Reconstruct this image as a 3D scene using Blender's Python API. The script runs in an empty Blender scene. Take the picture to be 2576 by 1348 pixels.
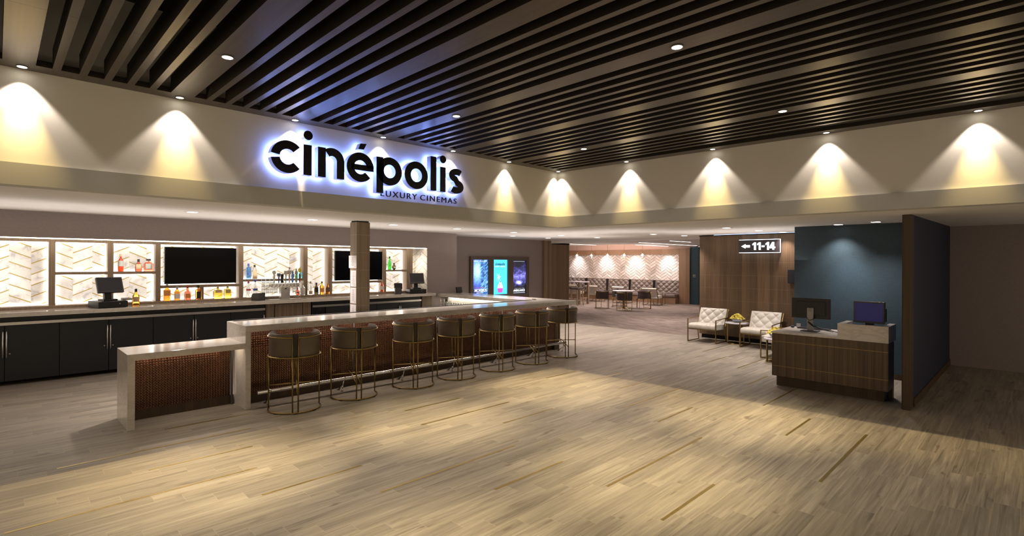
import bpy, bmesh, math, random
from mathutils import Vector, Matrix
random.seed(7)
PI = math.pi
SC = bpy.context.scene
COL = SC.collection
R = math.radians

# ------------------------------------------------------------------ helpers
class MB:
    """collects shapes and links them as ONE mesh object"""
    def __init__(s):
        s.v = []; s.f = []; s.sm = []
    def add(s, vs, fs, smooth=False, M=None):
        o = len(s.v)
        if M is not None:
            vs = [M @ Vector(p) for p in vs]
        s.v += [tuple(p) for p in vs]
        s.f += [tuple(i + o for i in f) for f in fs]
        s.sm += [smooth] * len(fs)
        return s
    def box(s, x0, x1, y0, y1, z0, z1, M=None):
        v = [(x0,y0,z0),(x1,y0,z0),(x1,y1,z0),(x0,y1,z0),(x0,y0,z1),(x1,y0,z1),(x1,y1,z1),(x0,y1,z1)]
        f = [(0,3,2,1),(4,5,6,7),(0,1,5,4),(1,2,6,5),(2,3,7,6),(3,0,4,7)]
        return s.add(v, f, False, M)
    def prism(s, pts, z0, z1, M=None):
        n = len(pts)
        v = [(p[0],p[1],z0) for p in pts] + [(p[0],p[1],z1) for p in pts]
        f = [tuple(reversed(range(n))), tuple(range(n, 2*n))]
        f += [(i,(i+1)%n,n+(i+1)%n,n+i) for i in range(n)]
        return s.add(v, f, False, M)
    def strip(s, A, B, z0, z1, M=None):
        """band between two equal-length 2D polylines, extruded"""
        n = len(A); v = []
        for z in (z0, z1):
            v += [(p[0],p[1],z) for p in A] + [(p[0],p[1],z) for p in B]
        f = []
        for i in range(n-1):
            a,b,c,d = i,i+1,n+i+1,n+i
            f.append((a,d,c,b)); f.append((2*n+a,2*n+b,2*n+c,2*n+d))
            f.append((a,b,2*n+b,2*n+a)); f.append((d,2*n+d,2*n+c,c))
        f.append((0,2*n,3*n,n)); f.append((n-1,2*n-1,4*n-1,3*n-1))
        return s.add(v, f, False, M)
    def lathe(s, prof, seg=20, M=None, smooth=True, a0=0, a1=2*PI):
        full = abs(a1-a0-2*PI) < 1e-6
        n = seg if full else seg+1
        v = []; f = []
        for r,z in prof:
            for k in range(n):
                a = a0+(a1-a0)*k/seg
                v.append((r*math.cos(a), r*math.sin(a), z))
        for j in range(len(prof)-1):
            for k in range(seg):
                k2 = (k+1)%n if full else k+1
                f.append((j*n+k, j*n+k2, (j+1)*n+k2, (j+1)*n+k))
        if full:
            if prof[0][0] > 1e-5: f.append(tuple(reversed(range(n))))
            if prof[-1][0] > 1e-5: f.append(tuple(range((len(prof)-1)*n, len(prof)*n)))
        return s.add(v, f, smooth, M)
    def cyl(s, x, y, z0, z1, r, seg=16, M=None):
        T = Matrix.Translation((x,y,0))
        return s.lathe([(r,z0),(r,z1)], seg, T if M is None else M @ T)
    def ball(s, c, r, seg=12, rings=8, sx=1, sy=1, sz=1, M=None):
        T = Matrix.Translation(c) @ Matrix.Diagonal((sx,sy,sz,1))
        pr = [(max(1e-6, r*math.sin(PI*i/rings)), -r*math.cos(PI*i/rings)) for i in range(rings+1)]
        return s.lathe(pr, seg, T if M is None else M @ T)
    def tube(s, pts, r, seg=8, closed=False, M=None, square=False):
        P = [Vector(p) for p in pts]; n = len(P); v = []; f = []
        if square: seg = 4
        prev = None
        for i,p in enumerate(P):
            if closed: t = (P[(i+1)%n]-P[i-1]).normalized()
            elif i == 0: t = (P[1]-p).normalized()
            elif i == n-1: t = (p-P[i-1]).normalized()
            else: t = ((p-P[i-1]).normalized()+(P[i+1]-p).normalized()).normalized()
            if prev is None:
                u = t.orthogonal().normalized() if abs(t.z) > .9 else Vector((0,0,1))
                u = (u - t*u.dot(t)).normalized()
                if abs(t.z) > .9:
                    u = Vector((1,0,0)); u = (u-t*u.dot(t)).normalized()
            else:
                u = (prev-t*prev.dot(t))
                u = u.normalized() if u.length > 1e-6 else t.orthogonal().normalized()
            prev = u; w = t.cross(u)
            k = 1.0
            if 0 < i < n-1:
                c = (p-P[i-1]).normalized().dot(t); k = 1/max(c,.5)
            for j in range(seg):
                a = 2*PI*j/seg + (PI/4 if square else 0)
                rr = r*(1.414 if square else 1)
                v.append(p + u*(rr*math.cos(a)*1) + w*(rr*math.sin(a)))
        m = n if closed else n-1
        for i in range(m):
            i2 = (i+1)%n
            for j in range(seg):
                j2 = (j+1)%seg
                f.append((i*seg+j, i*seg+j2, i2*seg+j2, i2*seg+j))
        if not closed:
            f.append(tuple(reversed(range(seg)))); f.append(tuple(range((n-1)*seg, n*seg)))
        return s.add(v, f, not square, M)
    def grid(s, nu, nv, fn, smooth=True, M=None):
        v = [fn(i/nu, j/nv) for j in range(nv+1) for i in range(nu+1)]
        f = [(j*(nu+1)+i, j*(nu+1)+i+1, (j+1)*(nu+1)+i+1, (j+1)*(nu+1)+i) for j in range(nv) for i in range(nu)]
        return s.add(v, f, smooth, M)
    def build(s, name, m, parent=None, bevel=0, fix=True):
        me = bpy.data.meshes.new(name)
        me.from_pydata(s.v, [], s.f)
        if fix:
            bm = bmesh.new(); bm.from_mesh(me)
            bmesh.ops.recalc_face_normals(bm, faces=bm.faces)
            bm.to_mesh(me); bm.free()
        me.polygons.foreach_set('use_smooth', s.sm)
        me.materials.append(m)
        o = bpy.data.objects.new(name, me)
        COL.objects.link(o)
        if parent is not None: o.parent = parent
        if bevel:
            b = o.modifiers.new('bevel', 'BEVEL'); b.width = bevel; b.segments = 2; b.limit_method = 'ANGLE'
        return o

def tag(o, label, cat, group=None, kind=None):
    if label: o['label'] = label
    if cat: o['category'] = cat
    if group: o['group'] = group
    if kind: o['kind'] = kind
    return o
def thing(name, label, cat, loc=(0,0,0), rotz=0, group=None):
    o = bpy.data.objects.new(name, None); COL.objects.link(o)
    o.empty_display_size = .1
    o.location = loc; o.rotation_euler = (0,0,rotz)
    return tag(o, label, cat, group)
def struct(o):
    o['kind'] = 'structure'; return o
def dup(root, loc, rotz, label=None, group=None):
    r = root.copy(); COL.objects.link(r); r.location = loc; r.rotation_euler = (0,0,rotz)
    if label: r['label'] = label
    if group: r['group'] = group
    for ch in list(root.children):
        c = ch.copy(); COL.objects.link(c); c.parent = r
        for g in list(ch.children):
            d = g.copy(); COL.objects.link(d); d.parent = c
    return r
def Mt(x=0,y=0,z=0,rz=0,rx=0,ry=0):
    return Matrix.Translation((x,y,z)) @ Matrix.Rotation(rz,4,'Z') @ Matrix.Rotation(ry,4,'Y') @ Matrix.Rotation(rx,4,'X')
FRONT = Matrix.Rotation(PI/2,4,'X')     # x,y drawn upright: x stays x, y becomes z, extrusion becomes -y

def text(body, size, m, name, parent=None, M=Matrix(), ext=.002, off=0, align='CENTER', spacing=1, width=None):
    """real lettering: text drawn upright facing -Y, converted to a mesh"""
    cu = bpy.data.curves.new(name, 'FONT')
    cu.body = body; cu.size = size; cu.extrude = ext; cu.offset = off; cu.align_x = align; cu.space_character = spacing
    cu.resolution_u = 4
    t = bpy.data.objects.new(name, cu); COL.objects.link(t)
    bpy.context.view_layer.update()
    me = bpy.data.meshes.new_from_object(t.evaluated_get(bpy.context.evaluated_depsgraph_get()))
    bpy.data.objects.remove(t); bpy.data.curves.remove(cu)
    if width:
        xs = [v.co.x for v in me.vertices]; k = width/(max(xs)-min(xs))
        me.transform(Matrix.Diagonal((k,1,1,1)))
    me.transform(M @ FRONT)
    me.materials.clear(); me.materials.append(m); me.name = name
    o = bpy.data.objects.new(name, me); COL.objects.link(o)
    if parent is not None: o.parent = parent
    return o

# ------------------------------------------------------------------ materials
class NT:
    def __init__(s, name):
        s.m = bpy.data.materials.new(name); s.m.use_nodes = True
        s.t = s.m.node_tree; s.t.nodes.clear()
        s.out = s.n('ShaderNodeOutputMaterial')
    def n(s, typ, ins=None, **kw):
        nd = s.t.nodes.new(typ)
        for k,v in kw.items(): setattr(nd, k, v)
        for k,v in (ins or {}).items():
            sk = nd.inputs[k]
            if hasattr(v, 'links') or isinstance(v, bpy.types.NodeSocket): s.t.links.new(v, sk)
            else: sk.default_value = v
        return nd
    def math(s, op, a, b=None, c=None):
        ins = {0:a}
        if b is not None: ins[1] = b
        if c is not None: ins[2] = c
        return s.n('ShaderNodeMath', ins, operation=op).outputs[0]
    def coord(s, kind='Object'):
        return s.n('ShaderNodeTexCoord').outputs[kind]
    def xyz(s, v):
        o = s.n('ShaderNodeSeparateXYZ', {0:v}).outputs; return o[0],o[1],o[2]
    def vec(s, x, y, z):
        return s.n('ShaderNodeCombineXYZ', {0:x,1:y,2:z}).outputs[0]
    def noise(s, v, scale=5, detail=3, rough=.5, dist=0):
        return s.n('ShaderNodeTexNoise', {'Vector':v,'Scale':scale,'Detail':detail,'Roughness':rough,'Distortion':dist}).outputs[0]
    def scale(s, v, k):
        return s.n('ShaderNodeVectorMath', {0:v,1:k}, operation='MULTIPLY').outputs[0]
    def ramp(s, fac, stops):
        r = s.n('ShaderNodeValToRGB', {0:fac}); e = r.color_ramp.elements
        while len(e) < len(stops): e.new(.5)
        for i,(p,c) in enumerate(stops):
            e[i].position = p; e[i].color = (*c,1) if len(c) == 3 else c
        return r.outputs[0]
    def mix(s, f, a, b):
        nd = s.t.nodes.new('ShaderNodeMix'); nd.data_type = 'RGBA'
        for k,v in ((0,f),(6,a),(7,b)):
            if isinstance(v, bpy.types.NodeSocket): s.t.links.new(v, nd.inputs[k])
            else: nd.inputs[k].default_value = (*v,1) if k and len(v) == 3 else v
        return nd.outputs[2]
    def bump(s, h, strength=.2, dist=.01):
        return s.n('ShaderNodeBump', {'Height':h,'Strength':strength,'Distance':dist}).outputs[0]
    def pbr(s, color, rough=.5, metal=0, normal=None, emit=None, estr=0, trans=0, ior=1.45, coat=0, alpha=None, spec=None):
        p = s.n('ShaderNodeBsdfPrincipled')
        def st(k, v):
            sk = p.inputs[k]
            if isinstance(v, bpy.types.NodeSocket): s.t.links.new(v, sk)
            else: sk.default_value = (*v,1) if isinstance(v, tuple) and len(v) == 3 and sk.type == 'RGBA' else v
        st('Base Color', color); st('Roughness', rough); st('Metallic', metal); st('IOR', ior)
        if trans: st('Transmission Weight', trans)
        if coat: st('Coat Weight', coat)
        if spec is not None: st('Specular IOR Level', spec)
        if normal is not None: st('Normal', normal)
        if emit is not None: st('Emission Color', emit); st('Emission Strength', estr)
        s.t.links.new(p.outputs[0], s.out.inputs[0])
        return s.m

def plain(name, col, rough=.5, metal=0, var=.12, vs=6, bump=0, bs=200, **kw):
    """procedural finish: base colour with a little noise variation"""
    t = NT(name); v = t.coord()
    f = t.noise(v, vs, 3)
    a = tuple(c*(1-var) for c in col); b = tuple(min(1,c*(1+var)) for c in col)
    c = t.ramp(f, [(.3,a),(.7,b)])
    nrm = t.bump(t.noise(v, bs, 2), bump, .002) if bump else None
    return t.pbr(c, rough, metal, nrm, **kw)
def glow(name, col, strength):
    t = NT(name)
    e = t.n('ShaderNodeEmission', {'Color':(*col,1),'Strength':strength})
    t.t.links.new(e.outputs[0], t.out.inputs[0]); return t.m
def wood(name, dark, mid, lite, rough=.45, joint=None, axis='z', fine=90, zmax=99, jc=(.42,.30,.17), strips=.09):
    """straight-grained veneer, grain along z, optional thin brass joint lines every joint[0] metres"""
    t = NT(name); v = t.coord(); x,y,z = t.xyz(v)
    h = t.math('ADD', x, y) if axis == 'z' else z
    al = z if axis == 'z' else t.math('ADD', x, y)
    g = t.noise(t.vec(t.math('MULTIPLY',h,fine), t.math('MULTIPLY',al,1.2), 0), 1, 3, .55)
    st = t.n('ShaderNodeTexWhiteNoise', {'W':t.math('FLOOR', t.math('DIVIDE', h, strips))}, noise_dimensions='1D').outputs[0]
    f = t.math('ADD', t.math('MULTIPLY', g, .75), t.math('MULTIPLY', st, .25))
    c = t.ramp(f, [(.25,dark),(.5,mid),(.78,lite)])
    if joint:
        q = t.math('FRACT', t.math('DIVIDE', t.math('SUBTRACT', z, joint[1]), joint[0]))
        k = t.math('LESS_THAN', q, .006/joint[0])
        k = t.math('MULTIPLY', k, t.math('LESS_THAN', z, zmax))
        c = t.mix(k, c, jc)
    return t.pbr(c, rough, 0, t.bump(g, .08, .002))
def marble(name, base, vein, rough=.22, sc=3.0, thr=.08, stretch=(1,1,1)):
    t = NT(name); v = t.scale(t.coord(), stretch)
    n1 = t.noise(v, sc, 6, .6, 1.4)
    d = t.math('ABSOLUTE', t.math('SUBTRACT', n1, .5))
    vein_m = t.n('ShaderNodeMapRange', {0:d,1:0.0,2:thr,3:1.0,4:0.0}).outputs[0]
    cloud = t.noise(v, sc*.6, 4)
    c = t.mix(t.math('MULTIPLY', cloud, .5), base, tuple(.5*a+.5*b for a,b in zip(base,vein)))
    c = t.mix(t.math('MULTIPLY', vein_m, .38), c, vein)
    return t.pbr(c, rough)
def chevron(name, cw, th, slope, x0=0, axis='x', line=(.48,.34,.10), lw=.012, base=(.80,.77,.74), vein=(.46,.45,.48), metal=1, tone=.80):
    """marble chevron tiles with slanted inlay lines; runs along axis, upright"""
    t = NT(name); v = t.coord(); x,y,z = t.xyz(v)
    u = x if axis == 'x' else y
    q = t.math('DIVIDE', t.math('SUBTRACT', u, x0), cw)
    col = t.math('FLOOR', q); fr = t.math('SUBTRACT', q, col)
    par = t.math('MODULO', t.math('ABSOLUTE', col), 2)
    tri = t.math('ADD', t.math('MULTIPLY', fr, t.math('SUBTRACT', 1, t.math('MULTIPLY', par, 2))), par)
    w = t.math('ADD', t.math('DIVIDE', t.math('SUBTRACT', z, t.math('MULTIPLY', tri, slope*cw)), th), t.math('MULTIPLY', par, .5))
    row = t.math('FLOOR', w); rf = t.math('SUBTRACT', w, row)
    rnd = t.n('ShaderNodeTexWhiteNoise', {0:t.vec(col,row,0)}).outputs[0]
    off = t.math('MULTIPLY', rnd, 40)
    vv = t.vec(t.math('ADD', u, off), 0, t.math('ADD', z, off))
    n1 = t.noise(vv, 6, 5, .6, 1.2)
    c = t.ramp(n1, [(.30,vein),(.48,base),(.75,tuple(min(1,b*1.08) for b in base))])
    sh = t.math('ADD', tone, t.math('MULTIPLY', rnd, 1.07-tone))
    c = t.n('ShaderNodeMix', {6:c, 7:t.vec(sh,sh,sh), 0:1.0}, data_type='RGBA', blend_type='MULTIPLY').outputs[2]
    inl = t.math('LESS_THAN', rf, lw/th)
    seam = t.math('MULTIPLY', t.math('LESS_THAN', fr, .0025/cw), .5)
    c = t.mix(seam, c, (.45,.42,.40))
    c = t.mix(inl, c, line)
    ed = t.math('MULTIPLY', t.math('GREATER_THAN', fr, .03), t.math('LESS_THAN', fr, .97))
    return t.pbr(c, t.math('SUBTRACT', .35, t.math('MULTIPLY', inl, .1)), t.math('MULTIPLY', inl, .55*metal))

def floor_planks():
    t = NT('floor_planks'); v = t.coord(); x,y,z = t.xyz(v)
    W = .15388; L = .885
    rw = t.math('DIVIDE', t.math('SUBTRACT', y, 1.304), W)
    row = t.math('FLOOR', rw); rf = t.math('SUBTRACT', rw, row)
    cx = t.math('DIVIDE', t.math('SUBTRACT', t.math('ADD', x, t.math('MULTIPLY', row, .181)), 5.052), L)
    colm = t.math('FLOOR', cx); cf = t.math('SUBTRACT', cx, colm)
    wn = t.n('ShaderNodeTexWhiteNoise', {0:t.vec(row,colm,0)})
    rnd = wn.outputs[0]
    r2 = t.n('ShaderNodeTexWhiteNoise', {0:t.vec(colm,row,3)}).outputs[0]
    o1 = t.math('MULTIPLY', rnd, 90)
    gv = t.vec(t.math('ADD', t.math('MULTIPLY', x, .6), o1), t.math('MULTIPLY', y, 12), o1)
    g1 = t.noise(gv, 1.2, 4, .55, 1.6)
    gv2 = t.vec(t.math('ADD', t.math('MULTIPLY', x, 2), o1), t.math('MULTIPLY', y, 70), o1)
    g2 = t.noise(gv2, 1.3, 3, .6, .3)
    f = t.math('ADD', t.math('MULTIPLY', g1, .62), t.math('MULTIPLY', g2, .38))
    c = t.ramp(f, [(.30,(.135,.115,.092)),(.43,(.225,.198,.163)),(.56,(.305,.272,.227)),(.70,(.39,.352,.295))])
    kn = t.noise(t.vec(t.math('ADD', t.math('MULTIPLY', x, 3), o1), t.math('MULTIPLY', y, 9), o1), 1, 2, .5)
    km = t.n('ShaderNodeMapRange', {0:kn,1:.66,2:.76,3:0.0,4:.6}).outputs[0]
    c = t.mix(km, c, (.09,.062,.04))
    tone = t.math('ADD', .88, t.math('MULTIPLY', r2, .30))
    c = t.n('ShaderNodeMix', {6:c, 7:t.vec(tone, t.math('MULTIPLY',tone,.995), t.math('ADD', t.math('MULTIPLY',tone,.93), .06)), 0:1.0}, data_type='RGBA', blend_type='MULTIPLY').outputs[2]
    gr = t.math('MAXIMUM', t.math('MAXIMUM', t.math('LESS_THAN', rf, .014), t.math('GREATER_THAN', rf, .986)),
                t.math('MAXIMUM', t.math('LESS_THAN', cf, .0025), t.math('GREATER_THAN', cf, .9975)))
    c = t.mix(t.math('MULTIPLY', gr, .55), c, (.40,.34,.26))
    rough = t.math('ADD', .33, t.math('MULTIPLY', g2, .22))
    return t.pbr(c, rough, 0, t.bump(t.math('SUBTRACT', g2, gr), .10, .003))
def carpet():
    t = NT('carpet'); v = t.coord(); x,y,z = t.xyz(v)
    ang = .0
    n1 = t.noise(t.vec(t.math('MULTIPLY', x, 9), t.math('MULTIPLY', y, 1.1), 0), 1.6, 4, .65)
    n2 = t.noise(t.vec(t.math('MULTIPLY', x, 30), t.math('MULTIPLY', y, 2), 4), 1.4, 3, .6)
    f = t.math('ADD', t.math('MULTIPLY', n1, .55), t.math('MULTIPLY', n2, .45))
    c = t.ramp(f, [(.36,(.065,.048,.042)),(.47,(.19,.148,.128)),(.60,(.34,.285,.25)),(.74,(.47,.41,.37))])
    return t.pbr(c, .95, 0, t.bump(n2, .4, .01))
def textile_wall():
    t = NT('blue_textile'); v = t.coord(); x,y,z = t.xyz(v)
    a = t.noise(t.vec(0, t.math('MULTIPLY', y, 8), t.math('MULTIPLY', z, 160)), 1, 3, .6)
    b = t.noise(t.vec(0, t.math('MULTIPLY', y, 160), t.math('MULTIPLY', z, 8)), 1, 3, .6)
    f = t.math('MULTIPLY', t.math('ADD', a, b), .5)
    c = t.ramp(f, [(.35,(.026,.050,.072)),(.65,(.050,.085,.115))])
    return t.pbr(c, .55, 0, t.bump(f, .25, .003))

M = {}
M['floor'] = floor_planks()
M['carpet'] = carpet()
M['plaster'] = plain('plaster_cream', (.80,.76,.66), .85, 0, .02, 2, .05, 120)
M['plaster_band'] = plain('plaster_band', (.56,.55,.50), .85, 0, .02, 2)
M['soffit'] = plain('soffit_white', (.86,.84,.82), .8, 0, .02, 2)
M['brownwall'] = plain('brown_wallcovering', (.305,.258,.25), .7, 0, .06, 30, .1, 300)
M['blue'] = textile_wall()
M['navy'] = plain('navy_wall', (.012,.018,.05), .6, 0, .1, 8)
M['black'] = plain('black_plenum', (.010,.009,.008), .9, 0, .2, 2)
M['duct'] = plain('dark_duct', (.03,.03,.028), .7, 0, .2, 3)
M['slat'] = None
M['woodwall'] = wood('walnut_wall', (.070,.041,.022), (.135,.084,.048), (.21,.135,.08), .45, (.3125,.34), zmax=2.0, jc=(.20,.13,.075))
M['woodcol'] = wood('column_veneer', (.13,.095,.06), (.205,.155,.105), (.30,.235,.165), .42, (.2955,1.147), jc=(.33,.27,.19), strips=.05)
M['woodpil'] = wood('pillar_veneer', (.13,.09,.052), (.25,.175,.108), (.35,.25,.16), .45, (.3125,.34), strips=.12, jc=(.27,.19,.11))
M['wooddesk'] = wood('desk_veneer', (.055,.034,.019), (.105,.066,.036), (.165,.11,.062), .42, strips=.03)
M['woodframe'] = wood('shelf_wood', (.20,.14,.09), (.32,.235,.165), (.42,.32,.23), .5, strips=.4, fine=60)
M['woodcab'] = wood('cabinet_wood', (.10,.07,.045), (.17,.125,.085), (.245,.185,.13), .5, strips=.02)
M['woodlounge'] = wood('lounge_wood', (.20,.115,.07), (.30,.185,.115), (.40,.26,.165), .5, strips=.3)
M['darkwood'] = wood('plinth_wood', (.040,.023,.011), (.065,.038,.018), (.085,.052,.027), .5)
M['quartz'] = marble('quartz', (.66,.62,.57), (.42,.37,.32), .13, 2.2, .05, (1,2.2,2.2))
M['quartz_light'] = marble('desk_marble', (.74,.70,.66), (.40,.35,.31), .25, 2.6, .05, (2,.9,3))
M['tablemarble'] = marble('table_marble', (.68,.66,.70), (.40,.38,.44), .2, 8, .06)
M['tile_bar'] = chevron('bar_chevron', .262, .182, .47, x0=3.56, lw=.018, line=(.40,.30,.085), metal=0)
M['tile_side'] = chevron('niche_side_chevron', .262, .182, .62, x0=11.1, axis='y', line=(.36,.25,.07), metal=0)
M['tile_lounge'] = chevron('lounge_chevron', .29, .150, .58, x0=11.7, axis='y', line=(.13,.095,.07), lw=.020, base=(.84,.77,.74), vein=(.60,.51,.48), metal=0, tone=.70)
M['brass'] = plain('brushed_brass', (.29,.20,.075), .33, 1, .1, 20)
M['gold_inlay'] = plain('gold_inlay', (.47,.35,.12), .28, .85, .08, 15)
M['bronze'] = plain('bronze_lattice', (.19,.112,.076), .27, 1, .15, 25)
M['steel'] = plain('brushed_steel', (.62,.60,.58), .28, 1, .05, 30)
M['chrome'] = plain('chrome', (.75,.74,.73), .12, 1, .03, 10)
M['leather'] = plain('taupe_leather', (.105,.080,.053), .42, 0, .15, 9, .15, 350)
M['leather_gap'] = plain('dark_leather', (.026,.020,.016), .5, 0, .1, 9)
M['banquette'] = plain('bronze_leather', (.23,.19,.175), .28, 0, .12, 4)
M['lounge_seat'] = plain('plum_fabric', (.078,.058,.062), .6, 0, .1, 9)
M['white_leather'] = plain('white_leather', (.60,.565,.515), .45, 0, .05, 8, .05, 300)
M['black_metal'] = plain('cooler_black', (.011,.012,.015), .38, 0, .15, 4)
M['black_plastic'] = plain('black_plastic', (.012,.012,.014), .4, 0, .15, 12)
M['grey_plastic'] = plain('grey_plastic', (.06,.06,.065), .45, 0, .1, 12)
M['tv'] = plain('tv_screen', (.003,.003,.004), .2, 0, .1, 3, spec=.12)
M['silver_plastic'] = plain('silver_plastic', (.30,.29,.27), .4, .3, .05, 12)
M['paper'] = plain('paper', (.66,.63,.66), .8, 0, .03, 20)
M['ink'] = plain('ink', (.05,.05,.06), .8, 0, .05, 20)
M['white_paint'] = plain('white_paint', (.8,.8,.8), .5, 0, .02, 10)
M['letter_face'] = plain('letter_face', (.016,.015,.020), .28, .4, .3, 40)
M['letter_side'] = plain('letter_return', (.62,.60,.62), .35, .6, .05, 20)
M['yellow_flower'] = plain('yellow_petals', (.92,.76,.16), .6, 0, .2, 60)
M['bowl'] = plain('glazed_bowl', (.42,.43,.50), .12, .3, .25, 30)
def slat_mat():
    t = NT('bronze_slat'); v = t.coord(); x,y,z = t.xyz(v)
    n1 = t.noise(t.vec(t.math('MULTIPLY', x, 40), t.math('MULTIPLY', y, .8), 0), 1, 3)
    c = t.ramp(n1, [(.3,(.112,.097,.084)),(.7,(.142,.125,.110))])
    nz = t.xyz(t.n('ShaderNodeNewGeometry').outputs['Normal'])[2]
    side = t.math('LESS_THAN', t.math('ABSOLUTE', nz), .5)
    c = t.mix(side, c, (.022,.015,.009))  # upright faces coloured darker, standing in for shade between the slats
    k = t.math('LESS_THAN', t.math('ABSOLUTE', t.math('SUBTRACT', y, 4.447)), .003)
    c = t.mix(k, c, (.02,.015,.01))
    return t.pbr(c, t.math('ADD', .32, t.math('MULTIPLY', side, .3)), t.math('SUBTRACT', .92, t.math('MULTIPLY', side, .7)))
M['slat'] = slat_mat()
def glassy(name, col, rough=.02, ior=1.45, density=None):
    return plain(name, col, rough, 0, .03, 10, trans=1.0, ior=ior)
def thin_glass(name, tint=(.985,.99,.985), k=.10):
    t = NT(name)
    a = t.n('ShaderNodeBsdfTransparent', {0:(*tint,1)}); b = t.n('ShaderNodeBsdfGlossy', {'Roughness':.05})
    lw = t.n('ShaderNodeLayerWeight', {0:.35}).outputs['Facing']
    f = t.math('ADD', k*.4, t.math('MULTIPLY', t.math('POWER', lw, 2.5), .32))
    m = t.n('ShaderNodeMixShader', {0:f, 1:a.outputs[0], 2:b.outputs[0]})
    t.t.links.new(m.outputs[0], t.out.inputs[0]); return t.m
M['glass'] = thin_glass('clear_glass')
M['led_warm'] = glow('led_warm', (1,.86,.66), 14)
M['led_bar'] = glow('led_bar', (1,.84,.72), 45)
M['led_white'] = glow('led_white', (1,.93,.84), 7)
M['led_cool'] = glow('led_cool', (.80,.86,1), 4)
M['led_blue'] = glow('led_blue', (.19,.30,1), 24)
M['can_lens'] = glow('can_lens', (1,.93,.80), 12)
M['square_lens'] = glow('square_lens', (1,.90,.80), 6)
M['linear_lens'] = glow('linear_lens', (1,.93,.92), 4.5)

# ------------------------------------------------------------------ floor
struct(MB().box(-3, 12.75, -3, 12.4, -.1, 0).build('floor', M['floor']))
floor = bpy.data.objects['floor']
# brass inlay strips set along the plank joints (one plank = .885 m)
INL = [(3.465,1,1),(5.052,0,2),(6.142,1,1),(7.226,2,1.53),(3.655,2,2),(2.939,3,1),(5.576,3,1),(8.286,3,1),(9.43,4,1.5),
       (9.59,5,1),(10.71,6,1.8),(6.60,5,1),(6.37,7,1),(6.80,6,1),(4.222,5,1),(5.821,4,1.87),(1.345,9,1),(.40,8,1.87),
       (.98,7,1),(.05,6,1.87),(1.527,5,1),(2.245,4,1.75),(3.682,7,1),(3.498,6,1.6),(5.2,8,1)]
for x, k, n in INL:
    y = 1.304 + .6155*k
    MB().box(x, x+.882*n, y-.013, y+.013, -.001, .0015).build('brass_inlay', M['gold_inlay'], floor)
struct(MB().box(12.75, 25.5, 3.0, 24, -.1, 0).build('floor_lounge', M['carpet']))

# ------------------------------------------------------------------ upper walls (two raised fascias with a projecting band below)
PC = Vector((7.06, 5.97, 0)); PR = Vector((7.28, .965, 0))
dR = (PR-PC).normalized()                       # along the right-hand wall, towards the viewer
aR = math.atan2(dR.y, dR.x)
ZT = 3.475; ZL = 2.688; ZB = 2.505
def right_M(): return Matrix.Translation(PC) @ Matrix.Rotation(aR, 4, 'Z')   # local x along the wall, local -y... room side
# which side is the room?  normal pointing to -X
nr = Matrix.Rotation(aR, 4, 'Z') @ Vector((0,1,0)); RS = 1 if nr.x < 0 else -1
w = MB().box(-3, 7.06, 5.97, 6.2, ZL, 4.3)
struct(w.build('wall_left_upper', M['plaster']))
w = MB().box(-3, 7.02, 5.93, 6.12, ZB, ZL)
struct(w.build('trim_1', M['plaster_band']))
y0, y1 = sorted((0, -RS*.23)); w = MB().box(0, 9.0, y0, y1, ZL, 4.3, right_M())
struct(w.build('wall_right_upper', M['plaster']))
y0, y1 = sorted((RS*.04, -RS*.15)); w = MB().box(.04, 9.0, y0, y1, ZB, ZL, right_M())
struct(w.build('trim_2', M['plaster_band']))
struct(MB().box(-3, 8, -3.2, 6.2, 4.3, 4.4).build('ceiling', M['black']))
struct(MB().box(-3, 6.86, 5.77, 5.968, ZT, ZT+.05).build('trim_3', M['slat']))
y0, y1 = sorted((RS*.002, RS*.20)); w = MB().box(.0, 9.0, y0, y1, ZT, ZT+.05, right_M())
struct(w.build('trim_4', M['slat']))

# slatted ceiling: wide planks every 1.139 m with five narrow baffles between them
raft = thing('slatted_ceiling', 'dark bronze slatted ceiling of wide planks and narrow baffles over the hall', 'ceiling')
raft['kind'] = 'structure'
del raft['category']; del raft['label']
WX = [1.27 + 1.139*k for k in range(-4, 5)]
def bar_len(x):
    return 5.775
for i, wx in enumerate(WX):
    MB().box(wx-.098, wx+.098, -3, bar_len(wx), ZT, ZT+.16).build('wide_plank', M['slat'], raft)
    for o in (.228, .400, .568, .732, .900):
        if wx+o > 6.85: continue
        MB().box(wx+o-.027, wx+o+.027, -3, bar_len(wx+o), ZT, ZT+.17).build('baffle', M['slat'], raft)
for i, (x0, x1, y0, y1) in enumerate(((-.6,1.1,3.2,3.9), (1.6,1.9,1.0,5.6), (-3,7,2.2,2.45))):
    struct(MB().box(x0, x1, y0, y1, 3.95, 4.25).build('trim_%d' % (5+i), M['duct']))

# ------------------------------------------------------------------ lower ceiling, gently rising away from the hall
def zc(x, y):
    xr = 7.06 + (5.97-y)*.0437
    a = min(max(y-5.97, 0)*.03, .155); b = min(max(x-xr, 0)*.016, .092)
    return ZB + max(a, b)
def sheet(x0, x1, y0, y1, nx, ny, keep):
    m = MB(); vs = {}; 
    for j in range(ny+1):
        for i in range(nx+1):
            x = x0+(x1-x0)*i/nx; y = y0+(y1-y0)*j/ny
            vs[i,j] = (x,y)
    for j in range(ny):
        for i in range(nx):
            q = [vs[i,j],vs[i+1,j],vs[i+1,j+1],vs[i,j+1]]
            if keep((q[0][0]+q[2][0])/2, (q[0][1]+q[2][1])/2):
                m.add([(a,b,zc(a,b)) for a,b in q], [(0,1,2,3)], True)
    return m
s1 = sheet(-3, 14.0, 5.95, 14.2, 34, 24, lambda x,y: True)
s2 = MB()
ys = [5.95 - (5.95+3)*k/12 for k in range(13)]
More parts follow.
